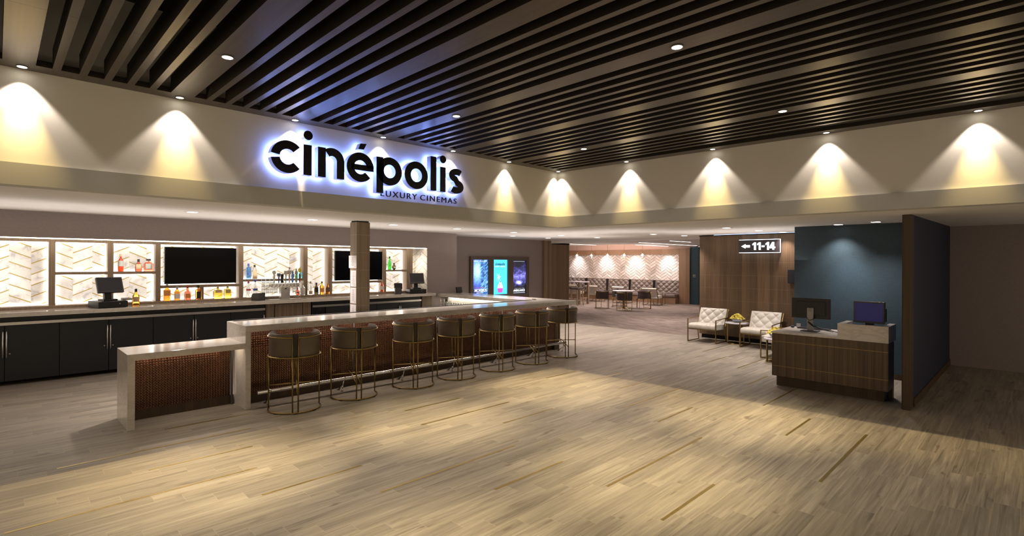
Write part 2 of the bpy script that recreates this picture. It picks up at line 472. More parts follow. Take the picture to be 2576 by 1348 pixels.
for a, b in zip(ys, ys[1:]):
    for k in range(10):
        def pt(y, k):
            xl = 7.04 + (5.97-y)*.0437; x = xl + (14-xl)*k/10
            return (x, y, zc(x, y))
        s2.add([pt(a,k), pt(a,k+1), pt(b,k+1), pt(b,k)], [(0,1,2,3)], True)
s1.v += []; o = len(s1.v)
s1.add(s2.v, s2.f, True)
struct(s1.build('ceiling_lower', M['soffit'], fix=False))
struct(MB().box(14.0, 19.6, 3, 22, 2.70, 2.75).box(19.6, 24, 3, 12.6, 2.70, 2.75).add([(14.0,3,2.56),(14.0,22,2.56),(14.0,22,2.75),(14.0,3,2.75)], [(0,1,2,3)]).build('ceiling_lounge', M['soffit']))
c2 = MB()
c2.box(19.6, 24, 12.6, 22, 3.05, 3.1); c2.box(19.58, 19.6, 12.6, 22, 2.70, 3.1); c2.box(19.6, 24, 12.58, 12.6, 2.70, 3.1)
struct(c2.build('ceiling_lounge_cove', M['soffit']))

# ------------------------------------------------------------------ bar back wall with its niche
YW = 11.1
b = MB().box(-3, 7.94, YW, 11.85, 2.245, 2.72)        # header
b.box(7.94, 8.90, YW, 12.25, 0, 2.72)                 # pier to the right of the niche
b.box(-3, -1.5, YW, 11.85, 0, 2.245)
struct(b.build('wall_bar', M['brownwall']))
n = MB().box(-1.5, 7.94, 11.62, 11.85, 0, 2.245)
struct(n.build('wall_niche', M['tile_bar']))
struct(MB().box(7.925, 7.94, YW+.002, 11.62, 1.10, 2.243).build('wall_niche_side', M['tile_side']))
YP = 12.2
struct(MB().box(8.9, 13.62, YP, 12.6, 0, 2.78).build('wall_poster', M['brownwall']))
p = MB().box(13.62, 14.02, 12.12, 12.9, 0, 2.70)
struct(p.build('wall_pillar', M['woodpil']))
p = MB().box(14.02, 15.63, 12.62, 13.6, 0, 2.56); 
struct(p.build('wall_pillar_end', M['woodpil']))
struct(MB().box(14.0, 15.64, 12.61, 13.62, 2.56, 2.62).build('trim_8', M['black']))
# ------------------------------------------------------------------ right-hand walls
w = MB().box(12.75, 13.05, 2.9, 6.04, .10, 2.565)
struct(w.build('wall_wood', M['woodwall']))
struct(MB().box(12.80, 13.05, 2.9, 6.0, 0, .10).build('baseboard_wood', M['black']))
struct(MB().box(12.74, 13.06, 2.9, 6.05, 2.565, 2.585).build('trim_9', M['black']))
w = MB().box(10.40, 12.7, 1.20, 3.115, 0, 2.62)
struct(w.build('wall_blue', M['blue']))
struct(MB().box(10.385, 10.40, 1.20, 3.115, 0, .085).build('baseboard_blue', M['darkwood']))
struct(MB().box(8.56, 12.7, 1.13, 1.20, 0, 2.62).build('wall_navy', M['navy']))
struct(MB().box(8.58, 12.7, 1.115, 1.13, 0, .11).build('baseboard_navy', M['darkwood']))
d = MB().box(8.33, 8.56, 1.125, 1.205, 0, 2.56); d.box(8.36, 8.56, 1.205, 1.222, .0, 2.54); 
struct(d.build('door_1', M['darkwood'], bevel=.004))
struct(MB().box(12.7, 12.9, -3, 1.13, 0, 2.66).build('wall_right', M['brownwall']))
# ------------------------------------------------------------------ lounge walls
l = MB().box(23.02, 23.3, 11.69, 21.5, 0, 2.30)
struct(l.build('wall_lounge', M['tile_lounge']))
l = MB().box(22.94, 23.3, 11.69, 21.5, 2.30, 2.55)
struct(l.build('trim_10', M['woodlounge']))
struct(MB().box(23.05, 23.3, 11.1, 21.5, 2.55, 3.1).build('wall_lounge_upper', plain('peach_wall', (.62,.46,.40), .8, 0, .03, 3)))
l = MB().box(22.55, 23.3, 11.16, 11.69, 0, 2.55)
struct(l.build('wall_lounge_pier', M['woodlounge']))
M['teal'] = plain('teal_wall', (.020,.055,.075), .7, 0, .1, 6)
struct(MB().box(22.6, 23.3, 10.74, 11.16, 0, 2.62).build('wall_lounge_teal', M['teal']))
dr = MB().box(22.7, 22.8, 9.7, 10.74, 0, 2.1)
struct(dr.build('door_2', plain('dark_door', (.02,.02,.022), .5, 0, .1, 6)))
struct(MB().box(22.7, 23.3, 3, 9.7, 0, 2.7).box(22.7,23.3,9.7,10.74,2.1,2.7).build('wall_lounge_far', M['teal']))
struct(MB().box(15.6, 25, 21.5, 21.8, 0, 3.1).build('wall_lounge_end', M['woodlounge']))

# ------------------------------------------------------------------ light fixtures
def spot(name, loc, energy, col, half, blend, parent=None, size=.03, aim=None):
    L = bpy.data.lights.new(name, 'SPOT'); L.energy = energy; L.color = col
    L.spot_size = 2*R(half); L.spot_blend = blend; L.shadow_soft_size = size
    o = bpy.data.objects.new(name, L); COL.objects.link(o); o.location = loc
    if aim is not None:
        o.rotation_euler = (Vector(aim)-Vector(loc)).to_track_quat('-Z','Y').to_euler()
    if parent is not None: o.parent = parent
    return o
def area(name, loc, energy, col, sx, sy, aim, spread=180):
    L = bpy.data.lights.new(name, 'AREA'); L.energy = energy; L.color = col
    L.shape = 'RECTANGLE'; L.size = sx; L.size_y = sy; L.spread = R(spread)
    o = bpy.data.objects.new(name, L); COL.objects.link(o); o.location = loc
    o.rotation_euler = (Vector(aim)-Vector(loc)).to_track_quat('-Z','Y').to_euler()
    return o
def point(name, loc, energy, col, size=.05):
    L = bpy.data.lights.new(name, 'POINT'); L.energy = energy; L.color = col; L.shadow_soft_size = size
    o = bpy.data.objects.new(name, L); COL.objects.link(o); o.location = loc; return o

def can_proto(name, label, r, lens, group):
    t = thing(name, label, 'ceiling light', (0,0,0), 0, group)
    MB().lathe([(r*.78,-.002),(r,-.004),(r*1.02,.0),(r*.80,.012)], 24).build('trim_ring', M['silver_plastic'], t)
    MB().lathe([(1e-6,-.0036),(r*.80,-.0032)], 24).build('lens', lens, t)
    return t
ORD = ['first','second','third','fourth','fifth','sixth','seventh','eighth','ninth','tenth','eleventh','twelfth']
WARM = (1,.82,.52); WARM2 = (1,.72,.28); PALE = (1,.87,.78)
WASH1 = 28; WASH2 = 150
can = can_proto('wall_washer', 'x', .039, M['can_lens'], 'round wall-washer downlights along the ceiling trim')
wl = []
for i, x in enumerate((.15, 1.269, 2.388, 3.51, 4.64, 5.76)):
    wl.append(((x, 5.875, ZT-.003), '%s round wall-washer from the left above the wall of the haloed sign' % ORD[i]))
u = Matrix.Translation(PC) @ Matrix.Rotation(aR,4,'Z')
for i, s_ in enumerate((.03, 1.375, 2.735, 4.117, 5.49)):
    p = u @ Vector((s_+.06, RS*.098, 0))
    wl.append(((p.x, p.y, ZT-.003), '%s round wall-washer from the corner along the plain right-hand upper wall' % ORD[i]))
for i, (loc, lab) in enumerate(wl):
    if i == 0: can.location = loc; can['label'] = lab
    else: dup(can, loc, 0, lab)
    spot('washer_beam', (loc[0], loc[1], ZT-.02), WASH1, PALE, 42, .30, size=.018)
    spot('washer_core', (loc[0], loc[1], ZT-.02), WASH2, WARM2, 24, 1, size=.012)
can2 = can_proto('ceiling_can_light', 'x', .047, M['can_lens'], 'round can lights set in the wide ceiling planks')
cl = [((1.28,4.45), 'round can light in a wide ceiling plank, nearest the left edge'),
      ((3.557,4.45), 'round can light in a wide ceiling plank above and right of the glowing sign'),
      ((5.826,4.45), 'round can light in a wide ceiling plank, nearest the corner of the upper walls'),
      ((3.557,1.865), 'round can light in a wide plank, uppermost in the photo'),
      ((5.826,1.865), 'round can light in a wide ceiling plank at the right, towards the plain upper wall'),
      ((1.28,1.865), None)]
for i, ((x,y), lab) in enumerate(cl):
    if lab:
        if i == 0: can2.location = (x,y,ZT-.003); can2['label'] = lab
        else: dup(can2, (x,y,ZT-.003), 0, lab)
    spot('can_beam', (x,y,ZT-.02), 640, (1,.80,.45), 21.5, 1, size=.04, aim=(x+(.55 if y < 3 else .1),y+.55,0))
    spot('can_spill', (x,y,ZT-.02), 165, WARM, 46, 1, size=.05)
sq = thing('square_downlight', 'x', 'ceiling light', (0,0,0), 0, 'square downlights in the lower white ceiling')
MB().box(-.085,.085,-.085,.085,-.006,.004).build('trim_plate', M['white_paint'], sq, bevel=.002)
MB().box(-.055,.055,-.055,.055,-.008,.0).build('lens', M['square_lens'], sq)
sl = [(1.974,8.40,'over the left end of the bar'),(3.718,8.42,'just left of the wooden column'),(5.268,8.45,'just right of the wooden column'),
      (6.801,8.47,'above the brown pier by the posters'),(8.5,8.5,'over the far end of the bar'),(10.2,8.5,'just below the corner of the bands'),
      (11.74,8.5,'above the glass pendants'),(10.45,10.5,'above the lit posters'),(12.1,10.6,'beside the wood-clad pillar by the posters'),
      (11.07,6.39,'in front of the lounge opening'),(12.52,6.34,'at the left end of the walnut wall'),(9.62,4.04,'in front of the walnut wall'),
      (11.27,4.06,'just above the glowing number sign'),(12.55,4.0,'right of the number sign'),(10.15,2.36,'above the blue wall, left one'),(9.81,1.77,'above the blue wall, right one')]
for i, (x,y,where) in enumerate(sl):
    z = zc(x,y)
    lab = 'square downlight in the lower white ceiling %s' % where
    if i == 0: sq.location = (x,y,z); sq['label'] = lab
    else: dup(sq, (x,y,z), 0, lab)
    spot('downlight_beam', (x,y,z-.02), 260*(.30 if x > 12 and y < 5 else .35 if y < 3 else .65 if x > 9 else 1), (1,.87,.78), 54, .9, size=.05)
spot('blue_wall_accent', (9.75,2.22,2.50), 34, (.90,.95,1), 22, 1, aim=(10.42,2.22,1.50), size=.04)
# linear lights of the lounge ceiling
ll = thing('linear_light', 'x', 'ceiling light', (0,0,0), 0, 'slim linear lights in the lounge ceiling')
MB().box(-.5,.5,-.03,.03,-.012,.002).build('channel', M['white_paint'], ll)
MB().box(-.495,.495,-.022,.022,-.016,-.010).build('diffuser', M['linear_lens'], ll)
for i, (xa,xb,y,lab) in enumerate(((17.25,18.86,9.29,'short linear light in the lounge ceiling, nearest the walnut wall'),(17.9,22.9,10.97,'longest linear light in the lounge ceiling, running behind the walnut wall'),
        (20.0,22.9,12.42,'thin linear light in the lounge ceiling above the rightmost glass pendant'),(16.0,19.4,14.1,'thin linear light in the lounge ceiling above the left-hand glass pendants'))):
    o = ll if i == 0 else dup(ll, (0,0,0), 0)
    o.location = ((xa+xb)/2, y, 2.70); o.scale = (xb-xa, 1, 1); o['label'] = lab
# extra lounge light
for (x,y) in ((16,9),(17.5,12.5),(20,13.5),(20,10.5),(16.5,16),(15,7.5)):
    spot('lounge_beam', (x,y,2.65), 250, (1,.84,.78), 55, .8, size=.1)
for y in (12.45, 14.25, 16.05, 17.9):
    spot('tile_accent', (22.40,y,2.66), 120, (1,.93,.90), 34, .9, aim=(23.02,y,1.45), size=.03)
for y in (13.2,15.0,16.8): point('cove_glow', (21.6,y,2.86), 20, (1,.62,.50), .1)
# blue-white strip along the top of the walnut wall
tst = MB().box(12.80,12.98,3.2,5.7,2.586,2.592).build('cove_strip', glow('cove_blue', (.35,.5,1), 5))
tag(tst, 'cool blue light strip lying on top of the walnut wall', 'light strip')
for (x,y,sx,sy,e) in ((1.2,9.2,4.6,2.2,20),(5.6,9.2,4.6,2.2,20),(10.4,9.3,3.0,3.4,22),(11.2,4.4,2.2,3.0,15),(9.2,6.6,1.6,2.4,8)):
    area('soffit_fill', (x,y,1.95), e, (1,.89,.82), sx, sy, (x,y,3))  # added up-facing fill without fixtures, brightens the lower ceiling
W = bpy.data.worlds.new('world'); SC.world = W; W.use_nodes = True
W.node_tree.nodes['Background'].inputs[0].default_value = (1,.80,.58,1)
W.node_tree.nodes['Background'].inputs[1].default_value = .60
# ------------------------------------------------------------------ illuminated lettering over the bar
def arc(cx, cy, r, a0, a1, n=28):
    return [(cx+r*math.cos(R(a0+(a1-a0)*k/n)), cy+r*math.sin(R(a0+(a1-a0)*k/n))) for k in range(n+1)]
T_ = .094
def ring_seg(cx, cy, ro, a0, a1, t=T_):
    return arc(cx,cy,ro,a0,a1), arc(cx,cy,ro-t,a0,a1)
def rect(x0,x1,y0,y1): return [(x0,y0),(x1,y0),(x1,y1),(x0,y1)]
def letter_shapes():
    B = 2.863; X = 3.215; cy = (B+X)/2; r = (X-B)/2+.004
    L = []
    L.append(('c', [('s', ring_seg(2.288,cy,r,42,172)), ('s', ring_seg(2.288,cy,r,188,318))]))
    L.append(('i', [('p', rect(2.465,2.559,B,3.207)), ('p', arc(2.517,3.315,.053,0,360,26)[:-1])]))
    nx0, nx1 = 2.633, 2.957; rr = (nx1-2.650)/2
    L.append(('n', [('p', rect(nx0,nx0+.093,B,3.207)), ('s', ring_seg(nx1-rr,3.216-rr,rr,0,125)), ('p', rect(nx1-T_,nx1,B,3.216-rr))]))
    ex = 3.168
    L.append(('e', [('s', ring_seg(ex,cy,r,0,318)), ('p', rect(ex-r+.06,ex+r-.001,cy-.037,cy+.033))]))
    L.append(('accent', [('p', [(3.139,3.258),(3.213,3.262),(3.25,3.337),(3.168,3.330)])]))
    px = 3.578
    L.append(('p', [('p', rect(3.388,3.484,2.752,3.207)), ('s', ring_seg(px,cy,r,-180,180))]))
    L.append(('o', [('s', ring_seg(3.985,cy,r+.004,-180,180))]))
    L.append(('l', [('p', rect(4.216,4.312,B,3.332))]))
    L.append(('i', [('p', rect(4.378,4.472,B,3.207)), ('p', arc(4.426,3.315,.054,0,360,26)[:-1])]))
    # s : a smooth spine thickened on both sides
    sx = 4.665; k = .132/.130
    sp = arc(sx,3.122,.047,45,200,14) + arc(sx+.0,2.957,.047,95,-120,20)
    spine = arc(sx+.002,3.118,.0525,38,255,22) + arc(sx-.002,2.957,.0525,75,-142,22)
    # widen horizontally
    spine = [(sx+(x-sx)*1.72, y) for x,y in spine]
    A = []; Bq = []
    for i,(x,y) in enumerate(spine):
        a = spine[max(0,i-1)]; b = spine[min(len(spine)-1,i+1)]
        t = Vector((b[0]-a[0], b[1]-a[1])).normalized(); n = Vector((-t.y,t.x))
        A.append((x+n.x*.0445, y+n.y*.0445)); Bq.append((x-n.x*.0445, y-n.y*.0445))
    L.append(('s', [('s', (A,Bq))]))
    return L
def put_shapes(mb, shapes, z0, z1, Mx):
    for kind, d in shapes:
        if kind == 'p': mb.prism(d, z0, z1, Mx)
        else: mb.strip(d[0], d[1], z0, z1, Mx)
    return mb
LET = letter_shapes()
sign = thing('illuminated_sign', 'large dark sign lettering with blue-white halo on the left upper wall', 'sign', (0,5.97,0))
for nm, sh in LET:
    f = put_shapes(MB(), sh, .138, .142, FRONT).build('letter_'+nm if nm != 'accent' else 'letter_accent', M['letter_face'], sign)
    put_shapes(MB(), sh, .050, .138, FRONT).build('return', M['letter_side'], f)
    put_shapes(MB(), sh, .046, .049, FRONT).build('halo_light', M['led_blue'], f)
text('LUXURY', .108, M['letter_face'], 'tagline', sign, Mt(3.777,-.045,2.728), .006, 0, 'CENTER', 1.25, .556)
text('CINEMAS', .108, M['letter_face'], 'tagline', sign, Mt(4.427,-.045,2.728), .006, 0, 'CENTER', 1.25, .630)

# ------------------------------------------------------------------ bar counter
bar = thing('bar_counter', 'long L-shaped bar with pale stone top, waterfall end and bronze lattice front', 'bar', (0,0,0))
t = MB().prism([(2.25,7.045),(8.98,7.045),(8.98,11.09),(8.25,11.09),(8.25,7.80),(2.25,7.80)], .98, 1.06)
t.build('worktop', M['quartz'], bar, bevel=.003)
MB().box(2.25,2.315,7.045,7.80,0,.98).build('waterfall_end', M['quartz'], bar, bevel=.003)
seams = [2.325, 3.862, 5.413, 6.975, 8.55]
def lattice(x0, x1, z0, z1, y, pitch=.0305):
    m = MB(); nx = int((x1-x0)/pitch); nz = int((z1-z0)/pitch); px = (x1-x0)/nx; pz = (z1-z0)/nz
    d = .011; vs = []; fs = []
    for j in range(nz):
        for i in range(nx):
            a = x0+i*px; c = z0+j*pz; g = .0025; q = .30
            o = len(vs)
            vs += [(a+g,y,c+g),(a+px-g,y,c+g),(a+px-g,y,c+pz-g),(a+g,y,c+pz-g)]
            vs += [(a+px*q,y-d,c+pz*.42),(a+px*(1-q),y-d,c+pz*.42),(a+px*(1-q),y-d,c+pz*.80),(a+px*q,y-d,c+pz*.80)]
            for k in range(4):
                fs.append((o+k, o+(k+1)%4, o+4+(k+1)%4, o+4+k))
            fs.append((o+4,o+5,o+6,o+7))
    m.add(vs, fs)
    m.box(x0, x1, y+.001, y+.02, z0, z1)
    return m
for a, b in zip(seams, seams[1:]):
    lattice(a+.004, b-.004, .125, .978, 7.30).build('lattice_panel', M['bronze'], bar)
for s_ in seams[1:-1]: MB().box(s_-.006,s_+.006,7.285,7.32,.12,.978).build('seam_strip', M['grey_plastic'], bar)
MB().box(8.55,8.70,7.29,7.33,0,.978).build('end_panel', M['darkwood'], bar)
MB().box(8.66,8.70,7.33,11.09,0,.978).build('side_panel', M['darkwood'], bar)
MB().box(2.32,8.70,7.37,7.40,0,.12).build('plinth', M['darkwood'], bar)
MB().box(2.33,8.6,7.60,7.64,.1,.975).build('back_panel', M['black_metal'], bar)
MB().box(2.36,8.55,7.190,7.204,.970,.979).build('led_strip', M['led_bar'], bar)
MB().box(2.32,8.3,7.74,7.80,1.06,1.068).build('drip_edge', M['black_plastic'], bar)
rail = thing('foot_rail', 'polished steel foot rail on brackets along the bar front', 'foot rail')
MB().tube([(2.39,7.03,.192),(8.6,7.03,.192)], .026, 14).build('tube', M['chrome'], rail)
for x in (2.54,3.57,4.587,5.589,6.616,7.609,8.55):
    b = MB().tube([(x,7.03,.165),(x,7.05,.10),(x,7.19,.008)], .008, 8)
    b.tube([(x,7.05,.10),(x,7.08,.008)], .007, 8); b.box(x-.018,x+.018,7.16,7.22,0,.008); b.box(x-.014,x+.014,7.06,7.10,0,.008)
    b.lathe([(.029,-.014),(.029,.014)], 14, Mt(x,7.03,.192,0,0,PI/2))
    b.build('bracket', M['chrome'], rail)
low = thing('low_counter', 'low pale stone service counter with bronze lattice front at the left end of the bar', 'counter')
MB().prism([(1.034,0),(1.034,.843),(2.249,.843),(2.249,.772),(1.104,.772),(1.104,0)], -7.72, -7.045, FRONT).build('worktop', M['quartz'], low, bevel=.003)
lattice(1.12, 2.20, .118, .768, 7.47).build('lattice_panel', M['bronze'], low)
MB().box(2.205,2.225,7.45,7.48,.0,.77).build('side_strip', M['grey_plastic'], low)
MB().box(1.106,2.245,7.49,7.52,0,.115).build('plinth', M['darkwood'], low)
MB().box(1.2,2.1,7.40,7.412,.762,.771).build('led_strip', M['led_bar'], low)
MB().box(2.05,2.24,7.12,7.40,.764,.771).build('led_panel', glow('led_panel', (1,.80,.55), 3), low)

# ------------------------------------------------------------------ bar stools
def make_stool(name, label, cat, group, seat_z=.70, top_z=.985, r=.30, leather='leather', bar_h=True):
    t = thing(name, label, cat, (0,0,0), 0, group)
    def half(sgn):
        m = MB(); A0, A1 = (-90+6, 28) if sgn > 0 else (-90-6, -208)
        def f(u, v):
            a = R(A0+(A1-A0)*u)
            # cross-section of padded shell, closed loop in v
            prof = [(r-.012,seat_z-.01),(r,seat_z+.02),(r+.003,top_z-.05),(r+.008,top_z-.02),(r-.012,top_z+.004),(r-.05,top_z-.004),(r-.062,top_z-.05),(r-.055,seat_z+.02),(r-.012,seat_z-.01)]
            i = min(int(round(v*8)),8); q = prof[i]
            return (q[0]*math.cos(a), q[0]*math.sin(a), q[1])
        m.grid(18, 8, f)
        for u in (0,1):
            vs = [f(u, k/8) for k in range(8)]; m.add(vs, [tuple(range(8))])
        return m
    half(1).build('backrest', M[leather], t); half(-1).build('backrest', M[leather], t)
    # dark upholstered strip between the two halves
    m = MB()
    m.grid(4, 4, lambda u,v: ((r-.010)*math.cos(R(-97+14*u)), (r-.010)*math.sin(R(-97+14*u)), seat_z+(top_z-seat_z)*v))
    m.build('back_strip', M['leather_gap'], t)
    m = MB().lathe([(1e-6,seat_z+.10),(r-.09,seat_z+.10),(r-.06,seat_z+.08),(r-.055,seat_z),(r-.03,seat_z-.012),(1e-6,seat_z-.012)], 32)
    m.build('seat', M[leather], t)
    br = .0095; ro = r+.012
    # rails: upper on each half, lower all round, frame posts
    up = MB()
    for A0,A1 in ((-84,30),(-96,-210)):
        up.tube([(ro*math.cos(R(A0+(A1-A0)*k/16)), ro*math.sin(R(A0+(A1-A0)*k/16)), top_z-.045) for k in range(17)], br, 8)
    up.build('upper_rail', M['brass'], t)
    lo = MB().tube([(ro*math.cos(R(-210+240*k/30)), ro*math.sin(R(-210+240*k/30)), seat_z-.008) for k in range(31)], br, 8)
    lo.build('lower_rail', M['brass'], t)
    for a in (-84,-96):
        x, y = ro*math.cos(R(a)), ro*math.sin(R(a))
        MB().tube([(x,y,top_z-.045),(x,y,.012)], br, 8).build('leg', M['brass'], t)
    for a in (12,168):
        x, y = (ro-.003)*math.cos(R(a)), (ro-.003)*math.sin(R(a))
        if bar_h: q = (x*.99, y+.0)
        MB().tube([(x,y,seat_z),(x,y,.012)], br, 8).build('leg', M['brass'], t)
    for a in (84,96):
        x, y = (ro-.05)*math.cos(R(a)), (ro-.05)*math.sin(R(a))
        MB().tube([(x,y,seat_z),(x,y,.012 if not bar_h else .30)], br, 8).build('leg', M['brass'], t)
    MB().tube([(ro*math.cos(R(-192+204*k/30)), ro*math.sin(R(-192+204*k/30)), .014) for k in range(31)], br+.001, 8).build('floor_ring', M['brass'], t)
    if bar_h:
        f = MB(); xa = (ro-.01)*math.cos(R(12)); ya = ro*math.sin(R(12))
        f.tube([(-xa,ya,.305),(xa,ya,.305)], .008, 8)
        for sx in (-.028,.028):
            f.tube([(sx,ro-.05,.30),(sx,ya,.305),(sx,-ro+.01,.225)], .008, 8)
        f.build('footrest', M['brass'], t)
    fe = MB()
    for a in (-90,-135,-45): fe.box(-.022,.022,-.011,.011,0,.006,Mt(ro*math.cos(R(a)),ro*math.sin(R(a)),0,R(a+90)))
    fe.build('glide', M['black_plastic'], t)
    return t
SPOS = [(2.625,6.417,2),(3.506,6.466,12),(4.412,6.457,6),(5.248,6.447,11),(6.154,6.454,13),(7.064,6.447,18),(7.99,6.499,18)]
SL = ['brass-framed bar stool at the left, nearest the waterfall end of the bar',
      'second brass-framed bar stool from the waterfall end of the bar','third brass-framed bar stool from the waterfall end of the bar',
      'middle one of the seven brass-framed bar stools along the bar','third brass-framed bar stool from the far right corner of the bar',
      'second brass-framed bar stool from the far right corner of the bar','farthest brass-framed bar stool, at the free right corner of the bar top']
st0 = None
for (sx_,sy_,m_), lab in zip(SPOS, SL):
    v = Vector((sx_,sy_)).normalized(); rg = Vector((v.y,-v.x))
    back = -v*math.cos(R(m_)) + rg*math.sin(R(m_))
    c = Vector((sx_,sy_)) - back*.312
    rot = math.atan2(back.y, back.x) + PI/2           # local back is -y
    if st0 is None:
        st0 = make_stool('bar_stool', lab, 'bar stool', 'brass-framed stools along the bar'); st0.location = (c.x,c.y,0); st0.rotation_euler = (0,0,rot)
    else: dup(st0, (c.x,c.y,0), rot, lab)

# ------------------------------------------------------------------ wood-clad column behind the bar, with notices
struct(MB().box(4.255,4.50,7.95,8.17,0,2.545).build('trim_11', M['woodcol']))
struct(MB().box(4.27,4.485,7.965,8.155,2.545,2.58).build('trim_12', M['black']))
for nm, z0, z1, ya, yb, x, lab in (('notice',1.775,1.985,7.945,8.205,4.2515,'uppermost notice, a white certificate behind clear acrylic on the wooden column'),
        ('notice',1.465,1.735,7.955,8.145,4.2515,'white printed notice on the wooden column, just under the framed certificate'),
        ('notice',1.185,1.445,7.955,8.150,4.2515,'densely printed white notice on the wooden column, second from the bottom'),
        ('notice',.96,1.165,7.955,8.150,4.2515,'lowest white notice on the wooden column, half hidden by the bar')):
    n_ = thing(nm, lab, 'notice', (x,0,0), 0)
    MB().box(0,.004,ya,yb,z0,z1).build('sheet', M['paper'], n_)
    ln = MB(); k = 0; z = z1-.035; h = z1-z0
    while z > z0+.03:
        wdt = random.uniform(.3,.8)*(yb-ya)/2*(.8 if k > 2 else .5); c = (ya+yb)/2
        ln.box(-.001,.0005,c-wdt,c+wdt,z,z+.006); z -= .017; k += 1
    ln.box(-.001,.0005,ya+.03,ya+.06,z0+.02,z0+.035)
    ln.build('print', plain('notice_print', (.36,.34,.37), .8, 0, .1, 30), n_)
# ------------------------------------------------------------------ back bar
top = MB().box(-1.2, 7.925, 10.70, 11.60, 1.035, 1.10)
tag(top.build('back_counter_top', M['quartz'], bevel=.003), 'long pale stone worktop along the back bar under the lit shelves', 'worktop')
def cooler(x0, doors, label, end=None, grill=None):
    t = thing('bar_cooler', label, 'cooler')
    x1 = doors[-1]
    MB().box(x0, x1+.02, 10.90, 11.55, .06, 1.03).build('carcass', M['black_metal'], t)
    MB().box(x0, x1+.01, 10.85, 10.90, .905, .948).build('steel_lip', M['steel'], t)
    ft = MB()
    for x in (x0+.06, (x0+x1)/2, x1-.06): ft.cyl(x, 10.98, 0, .062, .02, 10)
    ft.build('feet', M['black_plastic'], t)
    for k,(a,b) in enumerate(zip(doors, doors[1:])):
        d = MB().box(a+.004,b-.004,10.855,10.898,.065,.898).build('door', M['black_metal'], t, bevel=.004)
        hx = b-.02 if k%2 == 0 else a+.02
        h = MB().tube([(hx,10.86,.82),(hx,10.825,.81),(hx,10.825,.43),(hx,10.86,.42)], .0105, 8)
        h.build('handle', M['steel'], d)
        MB().lathe([(.010,0),(.010,.006),(1e-6,.007)], 10, Mt(hx+(.035 if k%2 else -.035),10.855,.475,0,PI/2)).build('lock', M['steel'], d)
    if grill:
        g = MB()
        for i in range(9):
            xx = grill[0]+.02+i*(grill[1]-grill[0]-.04)/8
            g.box(xx-.006,xx+.006,10.87,10.898,.1,.88)
        g.build('grille', M['black_plastic'], t)
    return t
cooler(-.55, [-.52,.10,.72,1.34,1.959,2.585,3.20,3.82], 'long black undercounter bottle cooler at the left with steel bar handles')
cooler(4.80, [5.09,5.71,6.324,6.948,7.57], 'black undercounter bottle cooler at the right, partly behind the wooden column', grill=(4.82,5.08))
cb = thing('wood_cabinet', 'wood-faced cabinet between the two black coolers below the beer taps', 'cabinet')
MB().box(3.85,4.77,10.90,11.55,.0,1.03).build('carcass', M['woodcab'], cb)
MB().box(3.855,4.005,10.87,10.90,.06,1.03).build('side_panel', M['woodcab'], cb)
MB().box(4.60,4.765,10.87,10.90,.06,1.03).build('side_panel', M['woodcab'], cb)
MB().box(4.03,4.585,10.865,10.90,.06,1.005).build('door', M['woodcab'], cb, bevel=.003)
fl = MB().box(7.62,7.925,10.88,11.55,0,1.03)
tag(fl.build('filler_panel', M['woodcab']), 'narrow wood end panel at the right end of the back bar', 'panel')

shf = thing('back_bar_shelving', 'wooden shelving frame with lit chevron-tile bays behind the bar', 'shelving')
FY0, FY1 = 11.36, 11.62
wm = M['woodframe']
MB().box(-1.48,7.66,FY0,FY1,2.19,2.243).build('top_rail', wm, shf)
MB().box(-1.48,7.66,11.25,FY1,1.10,1.145).build('sill', wm, shf)
UP = [(1.385,1.465),(2.085,2.16),(3.50,3.58),(4.815,4.905),(5.385,5.48),(6.79,6.885),(7.49,7.66)]
for a,b in UP: MB().box(a,b,FY0,FY1,1.145,2.19).build('upright', wm, shf)
BAYS = []
def shelf(a,b,z0,z1): MB().box(a,b,FY0-.01,FY1,z0,z1).build('shelf', wm, shf)
MB().box(.62,.70,FY0,FY1,1.145,2.19).build('upright', wm, shf); shelf(.70,1.385,1.645,1.69); BAYS += [(.70,1.385,1.69,2.19),(.70,1.385,1.145,1.645),(-1.4,.62,1.145,2.19)]
shelf(1.465,2.085,1.645,1.69); BAYS += [(1.465,2.085,1.69,2.19),(1.465,2.085,1.145,1.645)]
shelf(2.16,3.50,1.375,1.425); BAYS += [(2.16,3.50,1.425,2.19)]
MB().box(2.80,2.865,FY0,FY1,1.145,1.375).build('divider', wm, shf); BAYS += [(2.16,2.80,1.145,1.375),(2.865,3.50,1.145,1.375)]
shelf(3.58,4.815,1.465,1.51); BAYS += [(3.58,4.815,1.51,2.19),(3.58,4.815,1.145,1.465)]
BAYS += [(4.905,5.385,1.145,2.19)]
shelf(5.48,6.79,1.375,1.425); BAYS += [(5.48,6.79,1.425,2.19)]
MB().box(6.08,6.145,FY0,FY1,1.145,1.375).build('divider', wm, shf); BAYS += [(5.48,6.08,1.145,1.375),(6.145,6.79,1.145,1.375)]
shelf(6.885,7.58,1.64,1.685); BAYS += [(6.885,7.49,1.685,2.19),(6.885,7.49,1.145,1.64)]
for a,b,c,d in BAYS:
    l = MB(); e = .016
    l.box(a+.02,b-.02,11.575,11.60,d-e,d-.002); l.box(a+.02,b-.02,11.575,11.60,c+.002,c+e)
    l.box(a+.002,a+e,11.575,11.60,c+.02,d-.02); l.box(b-e,b-.002,11.575,11.60,c+.02,d-.02)
    l.build('led_strip', M['led_white'], shf)
    area('bay_fill', ((a+b)/2, 11.40, (c+d)/2), 1.0*(b-a)*(d-c)/.35, (1,.93,.85), (b-a)*.8, (d-c)*.8, ((a+b)/2, 11.62, (c+d)/2))  # added unseen fill in front of each bay, lifts the tile
area('niche_end_fill', (7.70,11.36,1.75), 2.2, (1,.90,.74), .4, .6, (7.93,11.36,1.70))  # added unseen fill that brightens the side tile
